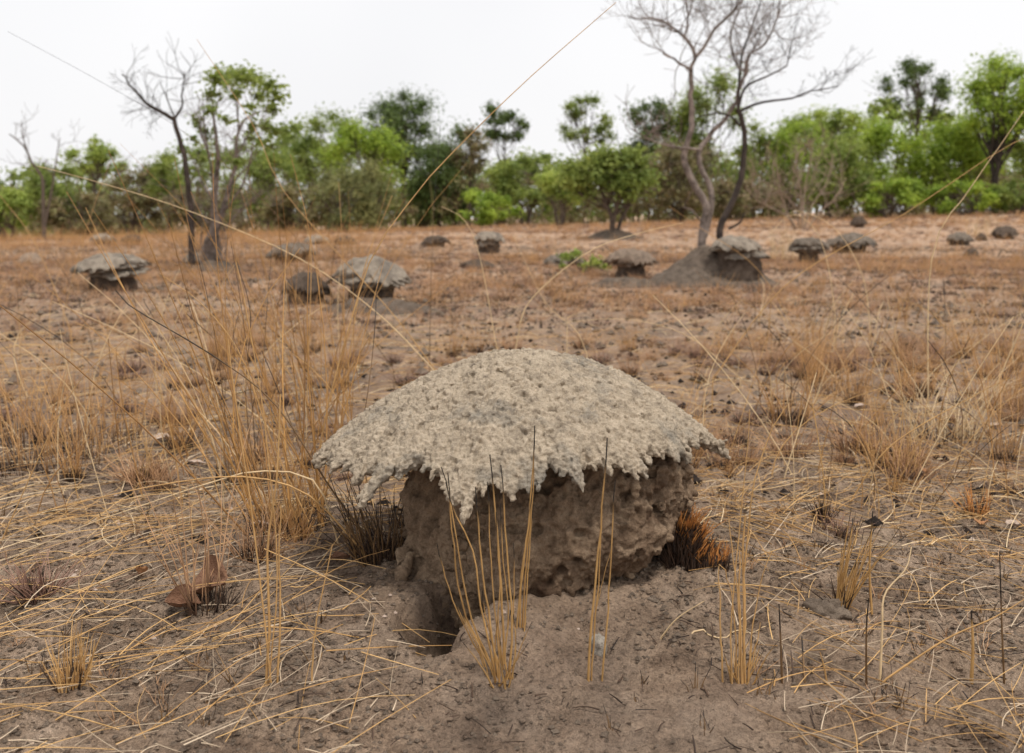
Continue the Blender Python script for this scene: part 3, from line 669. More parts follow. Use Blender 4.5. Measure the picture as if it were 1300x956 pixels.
cluster('grass_tussock', (748, 864), [
 ([(747,864),(751,790),(762,680),(771,556)], .0016), ([(751,864),(757,770),(762,700),(763,645)], .0011), ([(764,864),(770,800),(776,700),(781,609)], .0012), ([(757,790-20),(775,700),(778,690)], .0006)],
 'pair of tall straw stalks with black tips right of centre')
cluster('grass_tussock', (940, 866), [
 ([(944,868),(946,780),(943,700),(947,655)], .0019), ([(947,868),(944,760),(948,690),(955,620),(974,558),(1000,515)], .0012), ([(935,866),(933,790),(920,720),(912,716)], .0010),
 ([(918,866),(915,800),(913,740),(912,718)], .0012), ([(938,868),(938,780),(930,700),(925,655)], .0010), ([(942,868),(940,800),(938,740),(940,700)], .0015),
 ([(930,868),(928,800),(936,700),(946,600),(952,520)], .0009), ([(950,868),(955,800),(968,730),(980,700)], .0010), ([(936,866),(924,845),(919,830)], .0010), ([(948,866),(962,810),(965,790)], .0009)],
 'thick sheaf of tall straw right of the mound', 'straw', extra=[dict(n=26, h=.040, hr=.6, spread=.014, rad=1.1, lean=.5, curve=.4, k=4)])
cluster('grass_tussock', (345, 866), [
 ([(338,868),(342,790),(340,700),(352,600),(356,500)], .0017), ([(352,868),(356,780),(354,700),(357,640)], .0014), ([(345,868),(330,740),(318,640),(300,520),(290,430)], .0011),
 ([(396,868),(400,800),(412,740),(422,690)], .0011), ([(341,868),(352,720),(338,560),(318,420),(300,330)], .0009)],
 'few tall bronze stalks rising at the lower left', 'straw')
# singles
singles = [
 ([(398,640),(415,520),(470,330),(500,285),(545,225),(660,110),(782,3)], .0012, None, 'straw', 'very long straw stalk slanting up into the sky toward the right'),
 ([(560,480),(500,400),(431,324),(359,241),(328,172),(304,131),(250,50)], .0011, 2.6, 'straw', 'long stalk arching up left over the leafy split tree'),
 ([(560,480),(482,400),(380,328),(238,267),(120,230),(48,211)], .0014, 2.5, 'straw_pale', 'long yellow stalk sweeping out to the left over the blackened tree'),
 ([(500,470),(420,358),(330,250),(230,165),(130,105),(10,40)], .0007, 2.8, 'straw_dk', 'hair-thin dark stalk reaching the upper left of the sky'),
 ([(478,700),(420,620),(349,513),(271,452),(169,391),(147,369)], .0014, None, 'straw_dk', 'bold dark stalk arching left from beside the column'),
 ([(400,680),(345,560),(305,450),(255,385),(202,347)], .0011, None, 'straw', 'stalk with a looped pale tip leaning left'),
 ([(470,715),(440,676),(384,624),(303,605),(185,619),(22,657)], .0013, None, 'straw', 'long straw arching low across the left foreground'),
 ([(430,690),(400,612),(332,598),(273,611),(177,643),(103,669),(0,715)], .0012, None, 'straw_pale', 'long straw arching low to the bottom left edge'),
 ([(755,445),(700,400),(647,350),(592,281),(537,219),(468,155)], .0010, 3.6, 'straw_dk', 'thin stalk leaning left before the dark green tree'),
 ([(545,470),(547,360),(551,264),(559,160)], .0010, 3.0, 'straw_dk', 'thin upright stalk left of the cap top'),
 ([(440,480),(461,347),(498,248)], .0013, 2.6, 'straw', 'short bronze stalk leaning right before the layered mound'),
 ([(390,500),(395,330),(388,285)], .0013, 2.6, 'straw', 'upright bronze stalk near the layered mound'),
 ([(720,410),(690,380),(652,300)], .0011, 3.6, 'straw_pale', 'pale bent stem behind the cap'),
 ([(632,450),(610,330),(590,280),(560,262)], .0012, 2.9, 'straw_pale', 'pale nodding stalk over the cap top'),
 ([(655,440),(672,383),(745,321),(808,297),(867,283)], .0014, 2.9, 'straw_pale', 'pale stalk arching right toward the bare tree'),
 ([(1178,560),(1183,328),(1231,241),(1266,190),(1300,141)], .0016, 2.6, 'straw_pale', 'stout pale stalk crossing the right green thicket'),
 ([(905,480),(1000,360),(1152,269),(1266,193),(1310,172)], .0012, 2.6, 'straw', 'long straw slanting up across the right trees'),
 ([(1235,562),(1269,479),(1300,408),(1330,340)], .0016, None, 'straw_pale', 'stout pale stalk leaning right at the right edge'),
 ([(1105,420),(1095,350),(1060,290),(1015,268),(1000,272)], .0016, 4.0, 'straw_pale', 'pale nodding grass stalk before the table-topped mound'),
 ([(1060,400),(1052,340),(1035,292),(1005,272),(975,300)], .0015, 3.9, 'straw_pale', 'second nodding pale stalk beside the first, bending left'),
 ([(1010,420),(960,340),(890,290),(850,262)], .0012, 4.0, 'straw', 'straw leaning left over the two-tiered mound'),
 ([(745,450),(735,425),(720,405),(738,396)], .0012, 2.9, 'straw_pale', 'short white curled stem behind the top of the cap'),
 ([(940,480),(870,425),(790,405),(700,412)], .0011, 3.0, 'straw_pale', 'white stem arching low to the left behind the cap'),
 ([(1107,780),(1104,720),(1108,649)], .0016, None, 'straw_char', 'upright black-tipped stalk, tallest in the right foreground'),
 ([(1100,868),(1100,800),(1103,760)], .0013, None, 'straw_dk', 'dark stub in front of the tallest right foreground stalk'),
 ([(1072,752),(1078,700),(1083,657)], .0013, None, 'straw_char', 'black-tipped stalk just left of the tallest right foreground one'),
 ([(1233,868),(1235,820),(1233,775)], .0020, None, 'straw_char', 'thick short burnt stalk at the lower right'),
 ([(1275,868),(1272,800),(1269,700)], .0012, None, 'straw_dk', 'thin dark upright stalk at the lower right edge'),
 ([(993,866),(991,810),(989,767)], .0014, None, 'straw_dk', 'blackened upright stub right of the thick sheaf'),
 ([(1022,868),(1020,840),(1018,808)], .0014, None, 'straw_dk', 'shorter dark stub further right of the thick sheaf'),
 ([(1007,868),(1006,845),(1004,826)], .0012, None, 'burnt', 'smallest black stub between two dark ones'),
 ([(1050,868),(1046,845),(1041,828)], .0011, None, 'straw', 'short leaning straw stub at the lower right of centre'),
 ([(926,519),(1015,548),(1107,583),(1208,631),(1305,674)], .0012, None, 'straw', 'long straw lying slanted down to the right from the cap tip'),
 ([(905,515),(1007,513),(1131,529),(1310,576)], .0012, None, 'straw_pale', 'long straw lying almost level across the right ground'),
 ([(1077,640),(1131,566),(1241,500),(1282,480)], .0012, None, 'straw', 'straw leaning up to the right from bare ground'),
 ([(1116,868),(1200,812),(1260,785),(1310,755)], .0012, None, 'straw', 'long straw lying diagonal at the bottom right'),
 ([(875,805),(920,812),(980,816)], .0011, None, 'straw_pale', 'straight straw lying on soil before the burnt tussock'),
 ([(838,811),(860,785),(894,763)], .0011, None, 'straw_pale', 'short pale straw slanting up on soil before the burnt tussock'),
 ([(1117,866),(1120,800),(1123,755),(1150,722),(1157,694)], .0014, None, 'straw_pale', 'pale crooked stem winding up the right ground'),
 ([(262,560),(238,480),(205,400),(183,440-80)], .0009, 2.2, 'straw', 'thin straw curving left in the left mid field'),
 ([(0,690),(90,500),(160,430)], .0009, None, 'straw', 'thin straw slanting up from the left edge'),
 ([(325,620),(312,500),(318,400),(300,330)], .0010, None, 'straw_dk', 'dark upright stalk between the left tussocks'),
 ([(232,640),(215,540),(185,440)], .0010, None, 'straw', 'upright stalk leaning left by the reddish cushion'),
 ([(90,420),(45,310),(0,248)], .0012, 3.6, 'straw', 'yellow stalk leaning left at the left edge of the far field'),
 ([(80,400),(110,290),(140,205)], .0012, 4.5, 'straw', 'slender stalk leaning right before the left shrubs'),
]
for (poly, r_, Yf, mt, lab) in singles:
    if Yf is None: g = at(*poly[0]); Yf = g[1]
    P = stalk_path(poly, Yf, Yf+random.uniform(-.05, .05), 18)
    gz = float(H(P[0][0], P[0][1]))
    if P[0][2] > gz+.003:   # carry the foot down to the soil
        P = np.vstack([[P[0][0], P[0][1], gz-.005], P]) 
    P[0][2] = min(P[0][2], gz-.003)
    P[:, 2] = np.maximum(P[:, 2], H(P[:, 0], P[:, 1])+.001*np.r_[0, np.ones(len(P)-1)]-.005*np.r_[1, np.zeros(len(P)-1)])
    m = MB(); tubes(m, P[None], (r_*(1.05+.10*min(Yf, 3))*np.linspace(1, .4, len(P)))[None], 5)
    tag(m.build('grass_stalk', M[mt], None, P[0]), lab, 'grass stalk', 'single long grass stalks')

# loose thin stalks, standing, anonymous: individuals
cnt = 0
for _ in range(230):
    px = random.choice([random.uniform(0, 480), random.uniform(220, 460), random.uniform(880, 1300), random.uniform(920, 1300), random.uniform(950, 1300)]); py = random.uniform(400, 660)
    g = at(px, py)
    if not free(g[0], g[1]): continue
    left = px < 600; h_ = random.uniform(.10, .36) if not left else random.uniform(.14, .48)
    d = np.array([random.gauss(-.1 if left else .05, .28), random.gauss(0, .2), 1.0]); d2 = np.array([random.gauss(-.05, .38), random.gauss(0, .2), -abs(random.gauss(0, .22))])
    P = np.array([g+(d*t+d2*t*t)*h_ for t in np.linspace(0, 1, 8)]); P[0][2] -= .005
    m = MB(); tubes(m, P[None], (random.uniform(.0007, .0012)*(.55+.32*g[1])*np.linspace(1, .45, 8))[None], 4)
    mt = random.choice(['straw', 'bronze', 'bronze', 'straw_dk', 'straw_char', 'straw_pale', 'straw_pale'])
    side = 'left' if left else 'right'; cn = {'straw': 'tan', 'bronze': 'bronze', 'straw_dk': 'half-burnt brown', 'straw_char': 'black-tipped', 'straw_pale': 'pale cream'}[mt]
    tag(m.build('grass_stalk', M[mt], None, g), 'thin %s stalk standing loose in the field %s of the domed mound' % (cn, side), 'grass stalk', 'loose %s stalks %s of the mound' % (cn, side))

# ------------------------------------------------------------------ litter: fallen straw, crumbs, leaves
def litter(n, ymin, ymax, lmin, lmax, mat, name, lab, r=.0007, pw=1.0, region=None, al=None, lift=.006):
    k = 6; N = n*6; y = ymin+(ymax-ymin)*rng.random(N)**pw; x = rng.uniform(-.58, .58, N)*y
    ok = np.array([free(a_, b_, -.12) and (not region or region(a_, b_)) for a_, b_ in zip(x, y)]); x, y = x[ok][:n], y[ok][:n]; N = len(x)
    L = rng.uniform(lmin, lmax, N); a = rng.uniform(0, np.pi, N)
    if al is not None: a = np.where(rng.random(N) < .45, rng.normal(al, .5, N), a)
    t = np.linspace(-.5, .5, k)[None]; aa_ = a[:, None]+(rng.normal(0, .16, N)+.5*rng.normal(0, 1, N)*(rng.random(N) < .12))[:, None]*t
    X_ = x[:, None]+L[:, None]*t*np.cos(aa_); Y_ = y[:, None]+L[:, None]*t*np.sin(aa_); Z0 = H(X_, Y_)
    chord = Z0[:, :1]+(Z0[:, -1:]-Z0[:, :1])*(t+.5)
    Z_ = chord+.75*np.maximum(Z0-chord, 0).max(1, keepdims=True)+lift*rng.random((N, 1))*.6+.0008+rng.random((N, 1))**2*np.minimum(.014, .10*L)[:, None]*np.cos(t*np.pi)
    Z_ = Z_+L[:, None]*(t+.5)*np.where(rng.random((N, 1)) < .12, rng.uniform(.05, .3, (N, 1)), 0)
    PP = np.stack([X_, Y_, Z_], -1); RR_ = r*rng.uniform(.6, 1.4, (N, 1))*(1+.12*y[:, None])*np.linspace(1, .6, k)[None]
    m = MB(); tubes(m, np.array(PP), np.array(RR_), 3)
    return tag(m.build(name, M[mat]), lab, 'straw', None, 'stuff')
nl = lambda x, y: x < -.12 and (x < -.25 or y < 1.6)
litter(210, .9, 1.7, .03, .22, 'straw', 'fallen_straw', 'fallen yellow straw strewn over the left foreground', .00062, 1, nl, .35)
litter(430, .9, 2.1, .012, .10, 'straw_grey', 'pale_fallen_straw', 'pale broken straw bits strewn over the left foreground', .0006, 1, nl, .5)
litter(430, .9, 2.2, .02, .16, 'straw', 'fallen_straw', 'fallen yellow straw strewn over the right foreground', .0006, 1, lambda x, y: x > .28)
litter(2800, 1.6, 4.5, .04, .20, 'straw', 'fallen_straw', 'fallen straw matted on the ground behind the domed mound', .0006, 1.1)
litter(2000, 1.5, 6.5, .03, .16, 'straw_pale', 'pale_fallen_straw', 'pale straw bits matted on the ground behind the domed mound', .0008, 1.1)
litter(1800, 3, 16, .04, .22, 'wisp_tan', 'fallen_straw', 'fine fallen straw over the far clearing', .0006, 1.3)
litter(350, .9, 2.2, .02, .12, 'straw_grey', 'weathered_straw', 'grey weathered straw strewn over the right foreground', .0006, 1, lambda x, y: x > .25)
litter(1300, .9, 2.6, .004, .03, 'burnt', 'charred_bits', 'charred stem fragments scattered over the soil', .0008, 1)
nb_ = []
while len(nb_) < 420:
    y = random.uniform(.95, 2.6); x = random.uniform(-.57, .57)*y
    if free(x, y, -.04) and float(vn(x*6, y*6, 0, 99)) > random.uniform(-.6, .6): nb_.append((x, y))
stuff_tufts(nb_[:260], 'charred_stubble', 'straw_dk', 5, .020, .006, .35, 1.0, 'short scorched grass stubs poking out of the near soil')
stuff_tufts(nb_[260:], 'cropped_stubble', 'wisp', 9, .016, .007, .7, .8, 'tiny reddish cropped grass sprouts on the near soil')
def crumbs(n, f, smin, smax, mat, name, lab):
    O = np.array([[1, 0, 0], [-1, 0, 0], [0, 1, 0], [0, -1, 0], [0, 0, 1], [0, 0, -1]], float); Fc = np.array([[0, 2, 4], [2, 1, 4], [1, 3, 4], [3, 0, 4], [2, 0, 5], [1, 2, 5], [3, 1, 5], [0, 3, 5]])
    m = MB(); xy = np.array([f() for _ in range(n)]); z = H(xy[:, 0], xy[:, 1]); s_ = rng.uniform(smin, smax, n)*rng.uniform(.5, 1, n)
    V = O[None]*s_[:, None, None]*rng.uniform(.6, 1.3, (n, 6, 1)); a = rng.uniform(0, 6.28, n); ca_, sa_ = np.cos(a)[:, None], np.sin(a)[:, None]
    V = np.stack([V[..., 0]*ca_-V[..., 1]*sa_, V[..., 0]*sa_+V[..., 1]*ca_, V[..., 2]*.7], -1)+np.stack([xy[:, 0], xy[:, 1], z+s_*.2], -1)[:, None]
    m.add(V, (Fc[None]+6*np.arange(n)[:, None, None]).reshape(-1, 3)); return tag(m.build(name, M[mat], smooth=False), lab, 'soil', None, 'stuff')
def fnear():
    while True:
        y = random.uniform(.85, 2.4); x = random.uniform(-.58, .58)*y
        if float(vn(x*5, y*5, 0, 66)) > random.uniform(-.8, .5): return x, y
crumbs(17000, fnear, .0012, .0058, 'clod', 'soil_crumbs', 'fine soil crumbs scattered over the foreground')
crumbs(13000, fnear, .0014, .0062, 'ground', 'soil_lumps', 'small lumps of soil scattered over the foreground')
def ffar():
    y = math.sqrt(random.uniform(2.2**2, 16**2)); return random.uniform(-.57, .57)*y, y
crumbs(12000, ffar, .007, .032, 'clod', 'distant_soil_lumps', 'dark soil lumps across the clearing')

crumbs(3000, lambda: (lambda y: (random.uniform(-.57, .57)*y, y))(math.sqrt(random.uniform(1.5**2, 8**2))), .004, .019, 'charclod', 'charred_lumps', 'charred root lumps dotting the ground behind the domed mound')
crumbs(900, lambda: (lambda y: (random.uniform(-.57, .57)*y, y))(math.sqrt(random.uniform(1.0, 6**2))), .002, .009, 'leafpale', 'pale_leaf_bits', 'pale leaf fragments scattered over the ground')
def leaf(px, py, L, W, rz, curl, mat, lab, pitch=.1, roll=.0, wav=.15, hole=False):
    p = at(px, py); nu, nv = 22, 12; u = np.linspace(0, 1, nu); v = np.linspace(-1, 1, nv); U, V_ = np.meshgrid(u, v, indexing='ij')
    w = W*np.sin(np.pi*np.clip(U, .02, .98))**.7*(1-.25*U); y = V_*w; x = (U-.5)*L
    z = curl*W*(V_**2)*np.sin(np.pi*U)*1.0+wav*W*vn(U*5, V_*3, 0, int(px))+.12*L*curl*(U-.5)**2*4-.05*W*np.abs(np.cos(V_*np.pi/2))**8
    m = MB(); idx = np.arange(nu*nv).reshape(nu, nv); th_ = .0006
    a = np.stack([x, y, z], -1).reshape(-1, 3); b = a-[0, 0, th_]; q = np.stack([idx[:-1, :-1], idx[1:, :-1], idx[1:, 1:], idx[:-1, 1:]], -1).reshape(-1, 4)
    m.add(a, q); m.add(b, q[:, ::-1]); 
    o = m.build('dead_leaf', M[mat]); o.location = (p[0], p[1], p[2]+.006+abs(pitch)*L*.4); o.rotation_euler = (roll, pitch, rz)
    return tag(o, lab, 'dead leaf', 'dead leaves on the soil')
leaf(268, 757, .070, .034, 2.6, .7, 'leafdry', 'largest dead leaf, brown and curled, lying in the left foreground straw', .3, -.55)
leaf(232, 776, .045, .018, .3, 1.2, 'leafdry', 'narrow folded brown leaf touching the front of the largest dead leaf', .2, .5)
leaf(178, 738, .022, .011, 1.8, .8, 'leaforange', 'small orange leaf standing on edge at the left foreground', .9, .2)
leaf(208, 562, .05, .022, .3, .4, 'leafpale', 'pale leaf lying on the straw behind the reddish cushion')
leaf(250, 592, .035, .012, .2, .4, 'leafpale', 'slim pale leaf lying left of the tall straw tussock')
leaf(1288, 672, .035, .012, .2, .5, 'leafpale', 'pink-white leaf at the right edge')
leaf(1245, 670, .025, .012, 1.2, .6, 'leaforange', 'small orange leaf lying beside the pink-white one')
leaf(1265, 545, .04, .013, .3, .5, 'leafpale', 'pale leaf on the matted straw at the upper right')
leaf(1175, 604, .03, .014, .9, .9, 'leaforange', 'tan curled leaf right of the black round stump')
leaf(1095, 520, .05, .02, .2, .4, 'leafpale', 'pale dead leaf on matted straw behind the cap right tip')
leaf(432, 716, .03, .011, .6, .8, 'leafdry', 'small purplish leaf at the foot of the blackened fan of stalks')
leaf(330, 672, .03, .010, .2, .6, 'leafpale', 'tiny pale leaf left of the orange stubble')
# stones and clods
p = at(760, 826); st = clod_mesh('stone', .013, M['stone'], None, 71, .95, 16); st.location = (p[0], p[1], p[2]+.005); st.scale = (.8, .7, 1.15); tag(st, 'small pale stone standing between the two tall stalks right of centre', 'stone')
p = at(1048, 778); st = clod_mesh('soil_clod', .028, M['clod'], None, 75, .6, 18); st.location = (p[0], p[1], p[2]+.002); tag(st, 'crumbly grey clod around the foot of the leaning straw tussock', 'clod')

# ------------------------------------------------------------------ trees
def grow(mb, p, d, L, r, depth, ends, spread=.6, kids=(2, 3), wob=.22, up=.12, lr=.72, rr_=.62, minr=.004, flat=1.0, k=6):
    d = d/np.linalg.norm(d); P = [p]; q = p.copy(); dd = d.copy()
    for i in range(k-1):
        dd = dd+rng.normal(0, wob, 3)*np.array([1, flat, .7])+[0, 0, up*.3]; dd /= np.linalg.norm(dd); q = q+dd*L/(k-1); P.append(q.copy())
    P = np.array(P); r1 = max(r*rr_ if depth > 0 else minr*.7, minr*.7)
    tubes(mb, P[None], np.linspace(r, r1, k)[None], 6 if r > .02 else 4)
    if depth == 0: ends.append(q); return
    for c_ in range(random.randint(*kids)):
        nd = dd+rng.normal(0, spread, 3)*np.array([1, flat, .8])+[0, 0, up]
        grow(mb, q, nd, L*lr*random.uniform(.7, 1.25), r1*random.uniform(.65, .95), depth-1, ends, spread, kids, wob, up, lr, rr_, minr, flat, max(4, k-1))
    if random.random() < .7:
        j = random.randint(1, k-2); nd = dd*.4+rng.normal(0, spread*1.1, 3)+[0, 0, up]
        grow(mb, P[j], nd, L*lr*.7, r1*.55, depth-1, ends, spread, kids, wob, up, lr, rr_, minr, flat, max(4, k-1))
def leaves(mb, centers, radii, n, size, flat=.75):
    ci = rng.choice(len(centers), n, p=radii**2/np.sum(radii**2)); g = rng.normal(0, 1, (n, 3)); g /= np.linalg.norm(g, axis=1, keepdims=True)
    rad = np.minimum(np.abs(rng.normal(0, .60, n)), 1.15); c = centers[ci]+g*(rad*radii[ci])[:, None]*np.array([1, 1, flat])
    nrm = g*.5+rng.normal(0, .55, (n, 3))+[0, 0, .75]; nrm /= np.linalg.norm(nrm, axis=1, keepdims=True)
    t = np.cross(nrm, rng.normal(0, 1, (n, 3))); t /= np.linalg.norm(t, axis=1, keepdims=True); b = np.cross(nrm, t)
    s_ = size*rng.uniform(.6, 1.3, n)[:, None]
    V = np.stack([c-t*s_*.5, c+b*s_*.30+nrm*s_*.06, c+t*s_*.5, c-b*s_*.30+nrm*s_*.06], 1)
    mb.add(V, np.arange(n*4).reshape(n, 4))
def tree(px, Yd, top, w, cbot, leaf_m, lab, bark='bark', n=2600, size=.13, stems=1, name='tree', lean=0, clumps=16, gaps=.0, dx=0, trunk_r=.06, grp='trees and bushes along the far edge', bare=0, crs=.32):
    """top / cbot in pixel rows, w in pixels at distance Yd"""
    x = (px-CX)/F*Yd; z = float(H(x, Yd)); k = Yd/F/math.cos(PITCH)
    zt_ = pp(px, top, Yd)[2]-z; zb = max(pp(px, cbot, Yd)[2]-z, .1); wm = w*k*.5
    o = empty(name, (x, Yd, z-.03), lab, 'tree' if name != 'bush' else 'bush', grp)
    cz = (zt_+zb)/2; hz = (zt_-zb)/2; cx_ = dx*k
    cs = []; rs = []
    for i in range(clumps):
        a = random.uniform(0, 6.283); cph = random.uniform(-.85, 1); rr0 = random.uniform(.5, .82)
        s_ = math.sqrt(max(0, 1-cph*cph)); rad = min(wm, hz)*random.uniform(crs, crs*1.7)+.05
        cs.append([cx_+wm*rr0*s_*math.cos(a)*.98, wm*rr0*s_*math.sin(a)*.9, cz+hz*(rr0+.08)*cph]); rs.append(rad)
    cs = np.array(cs); rs = np.array(rs)
    m = MB(); stm = []
    for s_i in range(stems):
        a = random.uniform(0, 6.28); b0 = np.array([math.cos(a), math.sin(a)*.7, 0])*.10*(stems > 1); fork = np.array([cx_*.7+(b0[0]*5*random.uniform(.5, 1.4) if stems > 1 else 0), b0[1]*3, zb+.25*hz])
        mid = (b0+fork)/2+np.array([random.uniform(-.12, .12), 0, 0])*(1+lean); P = resample([b0+[0, 0, -.1], mid, fork], 9); tubes(m, P[None], np.linspace(trunk_r, trunk_r*.6, 9)[None], 8); stm.append(P)
    for c_ in cs:
        P0 = stm[random.randrange(stems)]; j = random.randint(5, 8); a = P0[j]; mid = a+(c_-a)*.5+rng.normal(0, .10*wm, 3)*[1, 1, .6]-[0, 0, .05*hz]
        P = resample([a, mid, c_], 7); tubes(m, P[None], np.linspace(trunk_r*.42, .012, 7)[None], 5)
        for _ in range(3):
            e = c_+rng.normal(0, .3*wm, 3)*.6; tubes(m, resample([P[4], (P[4]+e)/2+rng.normal(0, .05, 3), e], 5)[None], np.linspace(.016, .005, 5)[None], 3)
    if bare:
        ends = []
        for _ in range(bare): grow(m, stm[0][random.randint(4, 8)], np.array([random.uniform(-1, 1), random.uniform(-.5, .5), .9]), wm*.8, trunk_r*.35, 2, ends, minr=.008)
    m.build('trunk', M[bark], o)
    m = MB(); leaves(m, cs, rs, int(n*2.3), size*1.1); m.build('crown', M[leaf_m], o, smooth=False)
    return o
T = [
 (12, 36, 236, 70, 292, 'g_yellow', 'yellow-green bush at the extreme left of the tree line', dict(name='bush', stems=3, n=1500)),
 (75, 38, 205, 100, 285, 'g_mid', 'rounded mid-green tree behind the far-left dead tree', dict(n=3000, stems=2)),
 (126, 42, 167, 92, 232, 'g_yellow', 'airy pale yellow-green tree on the left', dict(n=1900, clumps=20, crs=.22)),
 (178, 40, 208, 110, 290, 'g_brown', 'brownish half-dry bush in the left thicket', dict(name='bush', stems=4, n=3000, bare=4)),
 (100, 37, 238, 90, 300, 'g_brown', 'low brown-green bush before the pale yellow-green tree', dict(name='bush', stems=4, n=2200, bare=3)),
 (215, 38, 196, 66, 262, 'g_mid', 'small fresh green tree behind the blackened leaning tree', dict(n=1500, clumps=9)),
 (250, 37, 236, 90, 298, 'g_brown', 'brown thorny bush behind the split leafy tree', dict(name='bush', stems=4, n=2000, bare=5)),
 (345, 40, 185, 90, 285, 'g_mid', 'green tree right of the split leafy tree', dict(n=2500)),
 (385, 34, 222, 110, 296, 'g_brown', 'dull brown-green bush right of the split leafy tree', dict(name='bush', stems=4, n=3200, bare=3)),
 (425, 46, 130, 120, 235, 'g_mid', 'tall fresh green tree with a brownish left flank', dict(n=3600, clumps=22)),
 (470, 42, 150, 120, 250, 'g_bright', 'broad bright green tree before the dark rounded one', dict(n=3800, clumps=22)),
 (516, 48, 114, 128, 225, 'g_dark', 'tall dark green round-crowned tree left of centre', dict(n=6200, clumps=34, trunk_r=.1)),
 (560, 46, 146, 116, 290, 'g_dark', 'deep dark shady tree reaching the ground left of centre', dict(n=6500, clumps=40, trunk_r=.1)),
 (452, 32, 198, 140, 292, 'g_olive', 'large domed olive shrub in front of the green trees', dict(name='bush', stems=5, n=5200, clumps=34, size=.09)),
 (597, 45, 160, 60, 230, 'g_brown', 'small brownish tree beside the deep dark one', dict(n=1500, bare=4)),
 (641, 48, 127, 74, 185, 'g_dark', 'slender tree with a small dark compact crown at centre', dict(n=1900, clumps=16, trunk_r=.05, crs=.24)),
 (668, 40, 188, 120, 262, 'g_mid', 'flat-topped multi-stemmed green bush at centre', dict(name='bush', stems=4, n=3600, clumps=24)),
 (620, 38, 240, 100, 286, 'g_bright', 'low bright green bush at centre', dict(name='bush', stems=3, n=1900, clumps=14)),
 (740, 46, 116, 92, 190, 'g_mid', 'airy tree with an open leafy crown right of centre', dict(n=1700, clumps=20, trunk_r=.05, crs=.22)),
 (712, 36, 205, 70, 262, 'g_yellow', 'yellow-green bush between the multi-stemmed ones', dict(name='bush', stems=3, n=1800, clumps=12)),
 (775, HEAP['gnarl'][1], 178, 130, 262, 'g_mid', 'gnarled low umbrella-shaped tree on a small rise', dict(stems=4, n=4200, clumps=28, size=.09, trunk_r=.045, bare=3)),
 (822, 46, 118, 76, 215, 'g_dark', 'dark green tree left of the bare tree', dict(n=2300)),
 (895, 46, 84, 116, 200, 'g_mid', 'tall green tree directly behind the bare tree', dict(n=3600, clumps=20, bare=2)),
 (862, 42, 170, 120, 290, 'g_brown', 'scrubby brown-green bush behind the pale trunk', dict(name='bush', stems=4, n=4200, clumps=26, bare=3)),
 (955, 44, 150, 90, 270, 'g_mid', 'green tree behind the dark bare trunk', dict(n=3200, clumps=20)),
 (1045, 48, 121, 96, 200, 'g_yellow', 'pale green feathery tree right of the bare tree', dict(n=2600, clumps=24, crs=.24)),
 (1000, 44, 150, 90, 270, 'g_bright', 'fresh green tree just right of the bare tree', dict(n=3000, clumps=18)),
 (1060, 38, 172, 110, 285, 'g_mid', 'leafy green bush behind the pale leafless shrub', dict(name='bush', stems=4, n=3800, clumps=26)),
 (1120, 40, 152, 120, 272, 'g_bright', 'bright green spreading tree, first of the right thicket', dict(n=4400, clumps=26, stems=2)),
 (1188, 40, 146, 110, 268, 'g_bright', 'bright green spreading tree, second of the right thicket', dict(n=4200, clumps=26, stems=2)),
 (1155, 52, 70, 108, 160, 'g_dark', 'tall dark airy tree rising over the right thicket', dict(n=2600, clumps=24, trunk_r=.07, crs=.22)),
 (1232, 42, 130, 90, 235, 'g_bright', 'mid-height green tree left of the largest right tree', dict(n=2600, clumps=18)),
 (1258, 38, 64, 122, 205, 'g_bright', 'largest bright green tree with dark trunks at the right', dict(n=5200, clumps=26, bark='bark_dark', trunk_r=.11, stems=2)),
 (1310, 38, 95, 80, 262, 'g_mid', 'green tree cut by the right edge', dict(n=2600, clumps=18, bark='bark_dark')),
 (1130, 37, 225, 110, 282, 'g_bright', 'knee-high bright bush under the right thicket', dict(name='bush', stems=4, n=2600, clumps=20)),
 (1215, 36, 228, 120, 282, 'g_bright', 'second knee-high bright bush further right', dict(name='bush', stems=4, n=2600, clumps=20)),
 (1285, 36, 224, 90, 280, 'g_mid', 'dark-based bush under the tree at the right edge', dict(name='bush', stems=3, n=2200, clumps=16)),
 (935, 38, 222, 110, 290, 'g_brown', 'brown tangled bush behind the two-tiered mound', dict(name='bush', stems=4, n=2600, clumps=20, bare=4)),
]
for (px, Yd, top, w, cb, lm, lab, kw) in T: tree(px, Yd, top, w, cb, lm, lab, **kw)
# small green bush in the clearing
p = at(741, 346); o = empty('bush', p, 'tiny yellow-green bush on the ground left of the toadstool mound', 'bush')
m = MB(); ends = []
for _ in range(9): grow(m, np.array([0, 0, -.02]), np.array([random.uniform(-1, 1), random.uniform(-.8, .8), .9]), .16, .006, 1, ends, minr=.002)
m.build('stems', M['bark'], o); m = MB(); cs = np.array([[random.uniform(-.22, .22), random.uniform(-.15, .15), random.uniform(.05, .20)] for _ in range(16)]); leaves(m, cs, np.full(16, .06), 900, .035); m.build('leaves', M['g_yellow'], o, smooth=False)

